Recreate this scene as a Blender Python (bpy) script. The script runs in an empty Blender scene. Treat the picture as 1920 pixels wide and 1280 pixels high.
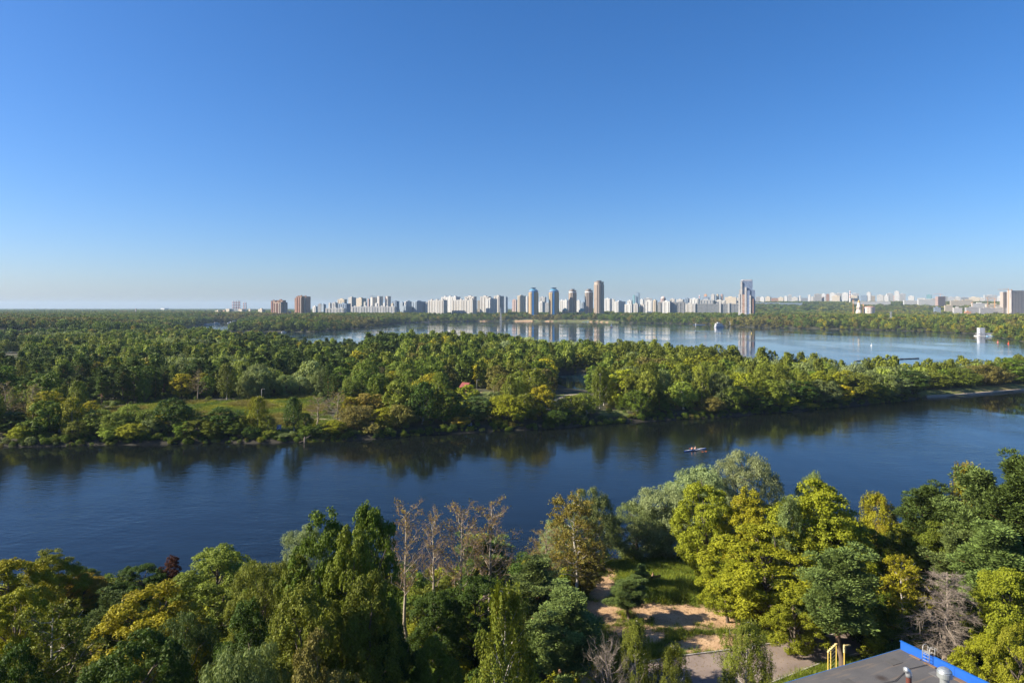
import bpy, math, random
import numpy as np
from mathutils import Vector, Matrix

# ---------------------------------------------------------------- camera, sky, sun, exposure
S = bpy.context.scene
H = 43.0            # eye height above the water, metres
F = 1280.0          # focal length in photo pixels (1920 wide)
HOR = 577.0         # photo row of the horizon
cam = bpy.data.objects.new('camera', bpy.data.cameras.new('camera'))
S.collection.objects.link(cam)
cam.location = (0, 0, H)
cam.rotation_euler = (math.radians(90), 0, 0)
cam.data.sensor_width = 36.0
cam.data.lens = 24.0
cam.data.shift_y = -(640 - HOR) / 1920.0
cam.data.clip_start = 0.5
cam.data.clip_end = 60000
S.camera = cam

SUN_EL, SUN_B = math.radians(31), math.radians(6)      # elevation; angle behind the camera's left
to_sun = Vector((-math.cos(SUN_B) * math.cos(SUN_EL), -math.sin(SUN_B) * math.cos(SUN_EL), math.sin(SUN_EL)))
W = bpy.data.worlds.new('World'); S.world = W; W.use_nodes = True
nt = W.node_tree; nt.nodes.clear()
sky = nt.nodes.new('ShaderNodeTexSky'); sky.sky_type = 'NISHITA'; sky.sun_disc = False
sky.sun_elevation = SUN_EL
sky.sun_rotation = math.atan2(to_sun.x, to_sun.y)
sky.altitude = 100; sky.air_density = 1.0; sky.dust_density = 0.9; sky.ozone_density = 8.0
hs = nt.nodes.new('ShaderNodeHueSaturation'); hs.inputs['Saturation'].default_value = 1.14
bg = nt.nodes.new('ShaderNodeBackground'); bg.inputs['Strength'].default_value = 0.0665
wo = nt.nodes.new('ShaderNodeOutputWorld')
nt.links.new(sky.outputs[0], hs.inputs['Color']); bal = nt.nodes.new('ShaderNodeMix'); bal.data_type = 'RGBA'; bal.blend_type = 'MULTIPLY'; bal.inputs[0].default_value = 1.0; bal.inputs[7].default_value = (1.02, 0.955, 1.02, 1)   # camera white balance
nt.links.new(hs.outputs[0], bal.inputs[6]); nt.links.new(bal.outputs[2], bg.inputs[0]); nt.links.new(bg.outputs[0], wo.inputs[0])
sl = bpy.data.lights.new('sun', 'SUN'); sl.energy = 5.0; sl.angle = math.radians(0.53); sl.color = (1.0, 0.89, 0.72)
so = bpy.data.objects.new('sun', sl); S.collection.objects.link(so)
so.rotation_euler = (-to_sun).to_track_quat('-Z', 'Y').to_euler(); so.location = (-200, -100, 200)
S.view_settings.view_transform = 'Standard'; S.view_settings.look = 'None'
S.view_settings.exposure = 1.28; S.view_settings.gamma = 1.0; S.view_settings.use_curve_mapping = False
S.render.engine = 'CYCLES'
S.cycles.use_denoising = True; S.cycles.max_bounces = 6; S.cycles.diffuse_bounces = 3; S.cycles.glossy_bounces = 3
S.cycles.transmission_bounces = 4; S.cycles.transparent_max_bounces = 8; S.cycles.volume_bounces = 1
S.cycles.sample_clamp_indirect = 6.0; S.cycles.caustics_reflective = False; S.cycles.caustics_refractive = False
COL = S.collection
rng = np.random.default_rng(7)
random.seed(7)

def at(x, y, Y):                     # photo pixel at depth Y -> world point
    return Vector(((x - 960) * Y / F, Y, H - (y - HOR) * Y / F))
def gp(x, y, z=0.0):                 # photo pixel on the level z -> world point
    Y = F * (H - z) / (y - HOR)
    return Vector(((x - 960) * Y / F, Y, z))

# ---------------------------------------------------------------- helpers
def tag(o, label=None, cat=None, group=None, kind=None):
    if label: o['label'] = label
    if cat: o['category'] = cat
    if group: o['group'] = group
    if kind: o['kind'] = kind
    return o
def empty(name, loc=(0, 0, 0), rz=0.0, label=None, cat=None, group=None):
    o = bpy.data.objects.new(name, None); COL.objects.link(o)
    o.location = loc; o.rotation_euler = (0, 0, rz); o.empty_display_size = 0.5
    return tag(o, label, cat, group)
def link_mesh(name, me, parent=None, loc=None):
    o = bpy.data.objects.new(name, me); COL.objects.link(o)
    if parent: o.parent = parent
    if loc is not None: o.location = loc
    return o
def np_mesh(name, V, Fq, mat=None, attrs=None, smooth=False):
    """V (n,3) float, Fq (m,k) int faces all of one size"""
    me = bpy.data.meshes.new(name)
    V = np.ascontiguousarray(V, dtype=np.float32); Fq = np.ascontiguousarray(Fq, dtype=np.int32)
    m, k = Fq.shape
    me.vertices.add(len(V)); me.vertices.foreach_set('co', V.ravel())
    me.loops.add(m * k); me.loops.foreach_set('vertex_index', Fq.ravel())
    me.polygons.add(m); me.polygons.foreach_set('loop_start', np.arange(0, m * k, k, dtype=np.int32))
    if smooth: me.polygons.foreach_set('use_smooth', np.ones(m, dtype=bool))
    me.update(calc_edges=True)
    for an, (dom, arr) in (attrs or {}).items():
        a = me.attributes.new(an, 'FLOAT', dom); a.data.foreach_set('value', np.ascontiguousarray(arr, dtype=np.float32))
    if mat: me.materials.append(mat)
    return me

class MB:                            # mesh collector
    def __init__(s): s.v = []; s.f = []; s.sm = []
    def add(s, vs, fs, smooth=False):
        b = len(s.v); s.v += [tuple(v) for v in vs]; s.f += [tuple(i + b for i in f) for f in fs]; s.sm += [smooth] * len(fs); return s
    def box(s, x0, x1, y0, y1, z0, z1):
        return s.add([(x0,y0,z0),(x1,y0,z0),(x1,y1,z0),(x0,y1,z0),(x0,y0,z1),(x1,y0,z1),(x1,y1,z1),(x0,y1,z1)],
                     [(0,3,2,1),(4,5,6,7),(0,1,5,4),(1,2,6,5),(2,3,7,6),(3,0,4,7)])
    def prism(s, pts, z0, z1):       # pts counter-clockwise
        n = len(pts)
        return s.add([(p[0],p[1],z0) for p in pts] + [(p[0],p[1],z1) for p in pts],
                     [tuple(range(n-1,-1,-1)), tuple(range(n,2*n))] + [(i,(i+1)%n,n+(i+1)%n,n+i) for i in range(n)])
    def tube(s, pts, rad, n=8, cap=True):
        pts = [Vector(p) for p in pts]; rad = rad if isinstance(rad, (list, tuple)) else [rad]*len(pts)
        vs, fs = [], []
        for i, p in enumerate(pts):
            d = (pts[min(i+1,len(pts)-1)] - pts[max(i-1,0)]).normalized()
            a = d.cross(Vector((0,0,1)) if abs(d.z) < .9 else Vector((1,0,0))).normalized(); b = d.cross(a)
            for k in range(n):
                t = 2*math.pi*k/n; vs.append(p + a*math.cos(t)*rad[i] + b*math.sin(t)*rad[i])
        for i in range(len(pts)-1):
            for k in range(n):
                fs.append((i*n+k, i*n+(k+1)%n, (i+1)*n+(k+1)%n, (i+1)*n+k))
        if cap: fs += [tuple(range(n-1,-1,-1)), tuple(range((len(pts)-1)*n, len(pts)*n))]
        return s.add(vs, fs, n > 4)
    def lathe(s, prof, n=24, cx=0, cy=0, cap=True):   # prof: (r, z)
        vs, fs = [], []
        for r, z in prof:
            for k in range(n):
                t = 2*math.pi*k/n; vs.append((cx + r*math.cos(t), cy + r*math.sin(t), z))
        for i in range(len(prof)-1):
            for k in range(n): fs.append((i*n+k, i*n+(k+1)%n, (i+1)*n+(k+1)%n, (i+1)*n+k))
        if cap: fs += [tuple(range(n-1,-1,-1)), tuple(range((len(prof)-1)*n, len(prof)*n))]
        return s.add(vs, fs)
    def mesh(s, name, mat):
        me = bpy.data.meshes.new(name); me.from_pydata(s.v, [], s.f)
        me.polygons.foreach_set('use_smooth', s.sm); me.update()
        if mat: me.materials.append(mat)
        return me
    def build(s, name, mat, parent=None, loc=None): return link_mesh(name, s.mesh(name, mat), parent, loc)

# ---------------------------------------------------------------- materials
def new_mat(name):
    m = bpy.data.materials.new(name); m.use_nodes = True
    n = m.node_tree.nodes; b = n['Principled BSDF']
    return m, m.node_tree, b
def N(t, typ, **kw):
    n = t.nodes.new(typ)
    for k, v in kw.items():
        if k in n.inputs: n.inputs[k].default_value = v
        else: setattr(n, k, v)
    return n
def ramp(t, fac, stops):
    r = t.nodes.new('ShaderNodeValToRGB'); e = r.color_ramp.elements
    while len(e) < len(stops): e.new(0.5)
    for i, (p, c) in enumerate(stops): e[i].position = p; e[i].color = (*c, 1) if len(c) == 3 else c
    t.links.new(fac, r.inputs[0]); return r.outputs[0]
def mixc(t, fac, a, b, mode='MIX'):
    m = t.nodes.new('ShaderNodeMix'); m.data_type = 'RGBA'; m.blend_type = mode
    for sock, v in ((m.inputs[0], fac), (m.inputs[6], a), (m.inputs[7], b)):
        if isinstance(v, bpy.types.NodeSocket): t.links.new(v, sock)
        elif isinstance(v, (int, float)): sock.default_value = v
        else: sock.default_value = (*v, 1)
    return m.outputs[2]
def mth(t, op, a, b=None, c=None):
    m = t.nodes.new('ShaderNodeMath'); m.operation = op
    for i, v in enumerate((a, b, c)):
        if v is None: continue
        if isinstance(v, bpy.types.NodeSocket): t.links.new(v, m.inputs[i])
        else: m.inputs[i].default_value = v
    return m.outputs[0]
_plain = {}
def plain(col, rough=0.7, metal=0.0, var=0.12, scale=1.5):
    key = (tuple(round(c, 3) for c in col), rough, metal, var)
    if key in _plain: return _plain[key]
    m, t, b = new_mat('paint_%d' % len(_plain)); _plain[key] = m
    tc = N(t, 'ShaderNodeTexCoord'); nz = N(t, 'ShaderNodeTexNoise', Scale=scale, Detail=5.0)
    t.links.new(tc.outputs['Object'], nz.inputs['Vector'])
    c0 = tuple(c*(1-var) for c in col); c1 = tuple(min(1, c*(1+var)) for c in col)
    t.links.new(mixc(t, nz.outputs[0], c0, c1), b.inputs['Base Color'])
    b.inputs['Roughness'].default_value = rough; b.inputs['Metallic'].default_value = metal
    return m

def leaf_mat(name, instanced, translucent=0.2, rough=0.55, under=(1, 1, 1)):
    m, t, b = new_mat(name)
    if instanced:
        a = N(t, 'ShaderNodeAttribute', attribute_type='INSTANCER', attribute_name='tint'); col, alpha = a.outputs['Color'], a.outputs['Alpha']
    else:
        a = N(t, 'ShaderNodeObjectInfo'); col, alpha = a.outputs['Color'], a.outputs['Alpha']
    lv = N(t, 'ShaderNodeAttribute', attribute_name='lv').outputs['Fac']; cv = N(t, 'ShaderNodeAttribute', attribute_name='cv').outputs['Fac']
    # turned leaves: alpha of the tint says how many; whole sprays turn together
    d = mth(t, 'SUBTRACT', mth(t, 'ADD', mth(t, 'MULTIPLY', cv, 0.72), mth(t, 'MULTIPLY', lv, 0.28)), alpha)
    w = N(t, 'ShaderNodeMapRange', interpolation_type='SMOOTHSTEP'); t.links.new(d, w.inputs[0])
    w.inputs[1].default_value = 0.06; w.inputs[2].default_value = -0.16
    turned = mixc(t, lv, (0.27, 0.215, 0.018), (0.21, 0.13, 0.024))
    c = mixc(t, mth(t, 'MULTIPLY', w.outputs[0], 0.8), col, turned)
    br = mth(t, 'ADD', mth(t, 'MULTIPLY', lv, 0.55), mth(t, 'ADD', mth(t, 'MULTIPLY', cv, 0.35), 0.55))
    br3 = N(t, 'ShaderNodeCombineXYZ'); [t.links.new(br, br3.inputs[i]) for i in range(3)]
    c = mixc(t, 1.0, c, br3.outputs[0], 'MULTIPLY')
    t.links.new(c, b.inputs['Base Color']); b.inputs['Roughness'].default_value = rough
    b.inputs['Specular IOR Level'].default_value = 0.1
    tr = N(t, 'ShaderNodeBsdfTranslucent'); t.links.new(mixc(t, 1.0, c, (1.25, 1.2, 0.5), 'MULTIPLY'), tr.inputs[0])
    mx = N(t, 'ShaderNodeMixShader'); mx.inputs[0].default_value = translucent
    t.links.new(b.outputs[0], mx.inputs[1]); t.links.new(tr.outputs[0], mx.inputs[2])
    t.links.new(mx.outputs[0], t.nodes['Material Output'].inputs[0])
    return m
LEAF = leaf_mat('leaf', False); LEAF_I = leaf_mat('leaf_spread', True)
NEEDLE = leaf_mat('needle', False, 0.08, 0.6); NEEDLE_I = leaf_mat('needle_spread', True, 0.08, 0.6)

def bark_mat(name, c0, c1, scale, bands=False):
    m, t, b = new_mat(name); tc = N(t, 'ShaderNodeTexCoord')
    mp = N(t, 'ShaderNodeMapping'); t.links.new(tc.outputs['Object'], mp.inputs[0])
    mp.inputs['Scale'].default_value = (1, 1, 3.0 if bands else 0.35)
    nz = N(t, 'ShaderNodeTexNoise', Scale=scale, Detail=6.0, Roughness=0.65); t.links.new(mp.outputs[0], nz.inputs['Vector'])
    t.links.new(ramp(t, nz.outputs[0], [(0.38, c0), (0.52 if bands else 0.62, c1)]), b.inputs['Base Color'])
    b.inputs['Roughness'].default_value = 0.85; return m
BARK = bark_mat('bark', (0.045, 0.035, 0.026), (0.13, 0.105, 0.08), 6)
BIRCH = bark_mat('birch_bark', (0.07, 0.06, 0.05), (0.52, 0.49, 0.43), 3, True)
GREYB = bark_mat('grey_bark', (0.13, 0.105, 0.085), (0.30, 0.25, 0.20), 5)
ASPEN = bark_mat('pale_bark', (0.13, 0.10, 0.07), (0.34, 0.29, 0.22), 4, True)
def pine_bark():
    m, t, b = new_mat('pine_bark'); tc = N(t, 'ShaderNodeTexCoord'); sp = N(t, 'ShaderNodeSeparateXYZ')
    t.links.new(tc.outputs['Object'], sp.inputs[0])
    nz = N(t, 'ShaderNodeTexNoise', Scale=5.0, Detail=6.0); t.links.new(tc.outputs['Object'], nz.inputs['Vector'])
    h = mth(t, 'ADD', mth(t, 'DIVIDE', sp.outputs[2], 15.0), mth(t, 'MULTIPLY', mth(t, 'SUBTRACT', nz.outputs[0], 0.5), 0.35))
    low = mixc(t, nz.outputs[0], (0.06, 0.045, 0.035), (0.17, 0.12, 0.09)); up = mixc(t, nz.outputs[0], (0.22, 0.09, 0.03), (0.42, 0.20, 0.08))
    t.links.new(mixc(t, ramp(t, h, [(0.22, (0,0,0)), (0.42, (1,1,1))]), low, up), b.inputs['Base Color'])
    b.inputs['Roughness'].default_value = 0.85; return m
PINEB = pine_bark()

def ground_mat():
    m, t, b = new_mat('soil_and_grass'); tc = N(t, 'ShaderNodeTexCoord'); P = tc.outputs['Object']
    def nz(s, d=6.0, r=0.6):
        n = N(t, 'ShaderNodeTexNoise', Scale=s, Detail=d, Roughness=r); t.links.new(P, n.inputs['Vector']); return n.outputs[0]
    big, mid, fine = nz(0.05), nz(0.35), nz(4.0)
    wild = mixc(t, ramp(t, mid, [(0.35,(0,0,0)),(0.65,(1,1,1))]), (0.022, 0.026, 0.010), (0.055, 0.050, 0.020))
    mead = ramp(t, mth(t, 'ADD', mth(t, 'MULTIPLY', big, 0.55), mth(t, 'MULTIPLY', mid, 0.45)),
                [(0.34, (0.15, 0.10, 0.04)), (0.45, (0.115, 0.11, 0.028)), (0.56, (0.075, 0.11, 0.018)), (0.7, (0.14, 0.12, 0.04))])
    sand = ramp(t, mth(t, 'ADD', mth(t, 'MULTIPLY', mid, 0.7), mth(t, 'MULTIPLY', fine, 0.3)),
                [(0.32, (0.20, 0.125, 0.065)), (0.5, (0.42, 0.27, 0.15)), (0.7, (0.50, 0.35, 0.21))])
    am = N(t, 'ShaderNodeAttribute', attribute_name='meadow').outputs['Fac']; asd = N(t, 'ShaderNodeAttribute', attribute_name='sand').outputs['Fac']
    wob = mth(t, 'MULTIPLY', mth(t, 'SUBTRACT', mid, 0.5), 1.1); wob2 = mth(t, 'MULTIPLY', mth(t, 'SUBTRACT', fine, 0.5), 0.5)
    gs = N(t, 'ShaderNodeMath', operation='GREATER_THAN'); t.links.new(asd, gs.inputs[0]); gs.inputs[1].default_value = .04
    wm = ramp(t, mth(t, 'ADD', am, mth(t, 'MULTIPLY', wob, .7)), [(0.4,(0,0,0)),(0.6,(1,1,1))])
    ws = ramp(t, mth(t, 'ADD', asd, mth(t, 'ADD', wob, wob2)), [(0.42,(0,0,0)),(0.62,(1,1,1))])
    mud = N(t, 'ShaderNodeAttribute', attribute_name='mud').outputs['Fac']
    ws = mth(t, 'MULTIPLY', ws, gs.outputs[0])
    c = mixc(t, mud, mixc(t, ws, mixc(t, wm, wild, mead), sand), (0.020, 0.017, 0.011))
    sh = mth(t, 'ADD', mth(t, 'MULTIPLY', fine, 0.7), 0.65); cx = N(t, 'ShaderNodeCombineXYZ'); [t.links.new(sh, cx.inputs[i]) for i in range(3)]
    t.links.new(mixc(t, 1.0, c, cx.outputs[0], 'MULTIPLY'), b.inputs['Base Color']); b.inputs['Roughness'].default_value = 0.95
    bp = N(t, 'ShaderNodeBump', Strength=0.7, Distance=0.12); t.links.new(fine, bp.inputs['Height']); t.links.new(bp.outputs[0], b.inputs['Normal'])
    return m
GROUND = ground_mat()

def water_mat(name, base, rough, amp1, amp2, spec=0.5):
    m, t, b = new_mat(name); tc = N(t, 'ShaderNodeTexCoord')
    def nz(sx, sy, rot, s, d):
        mp = N(t, 'ShaderNodeMapping'); t.links.new(tc.outputs['Object'], mp.inputs[0])
        mp.inputs['Scale'].default_value = (sx, sy, 1); mp.inputs['Rotation'].default_value = (0, 0, math.radians(rot))
        n = N(t, 'ShaderNodeTexNoise', Scale=s, Detail=d, Roughness=0.55); t.links.new(mp.outputs[0], n.inputs['Vector']); return n.outputs[0]
    gust = ramp(t, nz(1, 0.5, 24, 0.016, 4.0), [(0.40,(0.12,)*3),(0.60,(1.5,)*3)])
    h = mth(t, 'ADD', mth(t, 'MULTIPLY', nz(0.55, 1.0, 24, 0.9, 4.0), amp1), mth(t, 'MULTIPLY', nz(0.5, 1.0, 14, 0.16, 2.0), amp2))
    h = mth(t, 'MULTIPLY', h, gust)
    bp = N(t, 'ShaderNodeBump', Strength=1.0, Distance=1.0); t.links.new(h, bp.inputs['Height']); t.links.new(bp.outputs[0], b.inputs['Normal'])
    b.inputs['Base Color'].default_value = (*base, 1); b.inputs['Roughness'].default_value = rough; b.inputs['IOR'].default_value = 1.333; b.inputs['Specular IOR Level'].default_value = spec
    return m
RIVER = water_mat('river_water', (0.005, 0.007, 0.007), 0.02, 0.06, 0.09, 0.38)
LAKE = water_mat('lake_water', (0.008, 0.026, 0.044), 0.02, 0.04, 0.075)

# ---------------------------------------------------------------- the lie of the land
def densify(P, step):
    out = []
    for i in range(len(P)):
        a, b = np.array(P[i], float), np.array(P[(i+1) % len(P)], float); n = max(1, int(np.linalg.norm(b-a)/step)); n = min(n, 40)
        for k in range(n): out.append(a + (b-a)*k/n)
    return np.array(out)
NEAR_SHORE = [(-900,40),(-300,78),(-150,93),(-80,99),(-30,104),(0,109),(20,116),(40,121),(70,126),(100,138),(150,160),(220,190),(320,240),(500,330),(1400,780)]
FAR_SHORE = [(-900,190),(-300,205),(-158,211),(-105,216),(-62,219),(-40,226),(-18,235),(7.5,241),(48,258),(80,268),(120,285),(179,314),(197,327),(216,332),(265,354),(400,420),(700,570),(1400,930)]
river_poly = NEAR_SHORE + FAR_SHORE[::-1]
lake_poly = [(1500,1060),(900,760),(400,487),(300,432),(231,396),(183,392),(140,418),(122,490),(112,545),(44,585),(0,590),(-40,622),(-81,645),(-142,605),(-200,650),(-263,740),(-350,880),
    (-480,1000),(-560,1100),(-640,1300),(-720,1500),(-790,1700),(-850,1960),(-790,1990),(-740,1960),(-680,1700),(-600,1500),(-520,1262),(-440,1228),(-352,1228),(-335,1345),(-320,1573),(-326,1898),
    (-271,2040),(-152,2160),(69,2200),(231,2120),(281,2005),(415,1900),(513,1775),(490,1620),(546,1490),(666,1378),(740,1282),(780,1150),(700,970),(655,876),(720,800),(900,850),(1500,1150)]
inlet_poly = [(-464,605),(-476,650),(-484,725),(-560,770),(-700,770),(-700,560),(-540,570)]
pond_poly = [(43+20*math.cos(a)*(1+.15*math.sin(3*a)), 398+53*math.sin(a)) for a in np.linspace(0, 2*math.pi, 20, endpoint=False)]
POLYS = []
def wob(p, amp, wl):
    q = p.copy(); q[:,0] += amp*np.sin(p[:,1]/wl*2.1 + p[:,0]/wl*1.3); q[:,1] += amp*np.sin(p[:,0]/wl*1.7 + 1.0) ; return q
POLYS.append(wob(densify(river_poly, 9), 1.0, 9.0)); POLYS.append(wob(densify(lake_poly, 18), 4.0, 40.0))
POLYS.append(densify(inlet_poly, 30)); POLYS.append(densify(pond_poly, 30))
def sd_water(X, Y):
    """signed distance to the nearest water edge, positive on land"""
    X = np.asarray(X, float).ravel(); Y = np.asarray(Y, float).ravel(); best = np.full(X.shape, 1e9); inside = np.zeros(X.shape, bool)
    for P in POLYS:
        x0, y0, x1, y1 = P[:,0].min()-300, P[:,1].min()-300, P[:,0].max()+300, P[:,1].max()+300
        sel = np.where((X > x0) & (X < x1) & (Y > y0) & (Y < y1))[0]
        if not len(sel): continue
        px, py = X[sel], Y[sel]; d2 = np.full(px.shape, 1e12); ins = np.zeros(px.shape, bool); n = len(P)
        for i in range(n):
            ax, ay = P[i]; bx, by = P[(i+1) % n]; ex, ey = bx-ax, by-ay
            tt = np.clip(((px-ax)*ex + (py-ay)*ey)/(ex*ex+ey*ey+1e-9), 0, 1)
            d2 = np.minimum(d2, (px-ax-tt*ex)**2 + (py-ay-tt*ey)**2)
            if abs(ey) > 1e-9:
                c = ((ay > py) != (by > py)); ins ^= c & (px < (bx-ax)*(py-ay)/ey + ax)
        best[sel] = np.minimum(best[sel], np.sqrt(d2)); inside[sel] |= ins
    return np.where(inside, -best, best)
def ss(a, b, x): t = np.clip((x-a)/(b-a), 0, 1); return t*t*(3-2*t)
def hz_sd(X, Y, sd):
    X = np.asarray(X, float).ravel(); Y = np.asarray(Y, float).ravel()
    land = 2.5*(1-np.exp(-np.maximum(sd,0)/3.0)) + np.where(sd > 0, 0.22*np.sin(X/7.0+Y/11.0)*np.sin(Y/6.0)*ss(4, 20, sd), 0)
    flat = ss(130, 110, Y)*ss(6, 14, sd)
    land = land*(1-flat) + 2.5*flat
    land += np.where(Y > 900, np.clip((sd-15)*0.08, 0, 10), 0)
    land += 58*ss(2300, 4300, Y)*ss(0.05, 0.36, X/np.maximum(Y,1))
    return np.where(sd > 0, land, np.maximum(sd*0.35, -3.0))
def hz(x, y):
    return float(hz_sd([x], [y], sd_water([x], [y]))[0])
def hzs(X, Y): return hz_sd(X, Y, sd_water(X, Y))

def in_poly(X, Y, P):
    X = np.asarray(X); Y = np.asarray(Y); ins = np.zeros(X.shape, bool); n = len(P)
    for i in range(n):
        ax, ay = P[i]; bx, by = P[(i+1) % n]
        if abs(by-ay) > 1e-9: ins ^= ((ay > Y) != (by > Y)) & (X < (bx-ax)*(Y-ay)/(by-ay) + ax)
    return ins
def px_poly(pts, z=2.3): return [tuple(gp(x, y, z)[:2]) for x, y in pts]
MEADOW = px_poly([(190,768),(300,752),(420,752),(560,742),(600,745),(612,775),(640,800),(640,815),(500,815),(470,812),(440,812),(360,800),(330,775),(220,785)])
HUT_GREEN = px_poly([(855,735),(930,735),(945,760),(915,775),(880,745)])
POND_GREEN = px_poly([(1030,742),(1085,735),(1105,742),(1060,765),(1035,770)])
EDGE_GREEN = px_poly([(1120,768),(1180,768),(1185,784),(1120,790)])
GLADE = px_poly([(698,700),(720,700),(722,716),(700,716)])
CLEAR = [(8,104),(14,110),(24,108),(33,103),(33,96),(29,88),(34,84.5),(38,83.8),(40,78),(34,72),(14,66),(8,68),(10,84),(9,96)]   # foreground clearing
ROAD = [(13,70),(21,69.5),(28.2,73.8),(35.3,77.8),(42,80.5),(42,85.3),(38,83.9),(31,82.2),(25,80.6),(19,79.2),(13,77.2)]
def ell(X, Y, cx, cy, rx, ry, rot=0.0):
    c, s = math.cos(rot), math.sin(rot); dx, dy = X-cx, Y-cy
    return 1.25 - np.sqrt(((dx*c+dy*s)/rx)**2 + ((-dx*s+dy*c)/ry)**2)*0.75
SANDS = [(23,89.5,7.5,4.2,.05),(18.5,91.5,3.5,3.0,0),(27.5,88.2,4,3,.1),(24.5,82.6,7,2.2,.2),(13.0,98.5,2.0,7,-.35),(12.0,91,3.2,5,0),(15.5,85,4,3,.3),(10.8,103.5,3.5,1.6,.2)]

# fan-shaped ground sheet, fine near the camera, coarse at the horizon
def build_ground():
    ys = [20.0]
    while ys[-1] < 16000: ys.append(ys[-1] + max(1.0, ys[-1]*0.0125))
    ys = np.array(ys); u = np.linspace(-1.35, 1.35, 381)
    YY, UU = np.meshgrid(ys, u, indexing='ij'); XX = UU*(YY+45)
    X, Y = XX.ravel(), YY.ravel(); sd = sd_water(X, Y); Z = hz_sd(X, Y, sd)
    R, C = YY.shape; idx = np.arange(R*C).reshape(R, C)
    Fq = np.stack([idx[:-1,:-1], idx[:-1,1:], idx[1:,1:], idx[1:,:-1]], -1).reshape(-1, 4)
    md = np.zeros(len(X)); sn = np.zeros(len(X))
    for P in (MEADOW, HUT_GREEN, POND_GREEN, EDGE_GREEN, GLADE): md = np.maximum(md, in_poly(X, Y, P).astype(float))
    md = np.maximum(md, in_poly(X, Y, CLEAR)*0.9)
    for e in SANDS: sn = np.maximum(sn, np.clip(ell(X, Y, *e), 0, 1))
    # beaches on the far shore, bare earth of the building sites, strip of the right-hand embankment
    b = (sd > 0) & (sd < 14) & (Y > 1700) & (Y < 2300) & (((X > -20) & (X < 140)) | ((X > 240) & (X < 300)) | ((X > -110) & (X < -70)))
    sn = np.maximum(sn, b*0.95); md = np.maximum(md, ((sd > 0) & (sd < 45) & (Y > 1800) & (Y < 2300) & (X > -60) & (X < 330))*0.9)
    sn = np.maximum(sn, ((X/Y > .545) & (X/Y < .75) & (Y > 1900) & (Y < 2500))*0.75)
    emb = (sd > 0) & (sd < 9) & (X > 196) & (Y < 420) & (Y > 300); sn = np.maximum(sn, emb*0.3); md = np.maximum(md, emb*1.0)
    me = np_mesh('ground', np.stack([X, Y, Z], -1), Fq, GROUND, {'meadow': ('POINT', md), 'sand': ('POINT', sn), 'mud': ('POINT', ((sd < 3.5) & (Y < 700) & ~emb)*.9)}, True)
    return tag(link_mesh('ground', me), 'grassy and wooded ground of both banks and the island', kind='structure')
build_ground()
SPLIT = [(-6000,250),(-300,252),(-100,258),(0,275),(120,318),(200,352),(265,378),(400,445),(1200,890),(6000,3500)]
def sheet(name, pts, mat, z, label):
    mb = MB(); mb.add([(x, y, z) for x, y in pts], [tuple(range(len(pts)))])
    return tag(mb.build(name, mat), label, kind='structure')
sheet('river', [(-6000,-400),(6000,-400)] + SPLIT[::-1], RIVER, 0.0, 'dark blue river crossing the picture below the wooded island')
sheet('lake', SPLIT + [(6000,9000),(-6000,9000)], LAKE, 0.0, 'pale calm lake in front of the city')

# ---------------------------------------------------------------- trees
UP = np.array([0, 0, 1.0])
def unit(a): return a/np.maximum(np.linalg.norm(a, axis=-1, keepdims=True), 1e-9)
def rand_dir(r, n, up=0.0):
    d = r.normal(size=(n, 3)); d = unit(d); d[:,2] += up; return unit(d)
def tubes(paths, sides_by_level):
    """paths: list of (pts (k,3), radii (k,), level) -> V, quads"""
    Vs, Fs, b = [], [], 0
    for pts, rad, lev in paths:
        n = sides_by_level[lev]; pts = np.asarray(pts, float); k = len(pts)
        d = unit(np.gradient(pts, axis=0)); ref = np.where(np.abs(d[:,2:3]) < .9, UP, np.array([1.0,0,0])); a = unit(np.cross(d, ref)); c = np.cross(d, a)
        t = np.arange(n)*2*math.pi/n; rad = np.asarray(rad)[:,None,None]
        V = pts[:,None,:] + (a[:,None,:]*np.cos(t)[None,:,None] + c[:,None,:]*np.sin(t)[None,:,None])*rad
        i = np.arange(k-1)[:,None]*n; j = np.arange(n)[None,:]; j2 = (j+1) % n
        Fs.append(np.stack([i+j, i+j2, i+n+j2, i+n+j], -1).reshape(-1, 4) + b); Vs.append(V.reshape(-1, 3)); b += k*n
    return np.concatenate(Vs), np.concatenate(Fs)
def leaf_quads(P, axis, nrm, L, Wd, cv, r):
    a = unit(axis - nrm*np.sum(axis*nrm, -1, keepdims=True)); b = np.cross(nrm, a)
    L = L[:,None]; Wd = Wd[:,None]
    V = np.stack([P - a*L*.5, P + b*Wd*.5 - a*L*.05, P + a*L*.5, P - b*Wd*.5 - a*L*.05], 1).reshape(-1, 3)
    Fq = np.arange(len(P)*4).reshape(-1, 4)
    return V, Fq, {'lv': ('FACE', r.random(len(P))), 'cv': ('FACE', cv)}
def curve(a, b, r, sag=0.0, k=5, wob=0.05):
    a, b = np.asarray(a, float), np.asarray(b, float); t = np.linspace(0, 1, k)[:,None]; p = a + (b-a)*t
    L = np.linalg.norm(b-a); p[1:-1] += r.normal(size=(k-2, 3))*L*wob; p[:,2] += sag*L*(t[:,0]*(1-t[:,0]))*4
    return p
def taper(r0, r1, k): return np.linspace(r0, r1, k)

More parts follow.
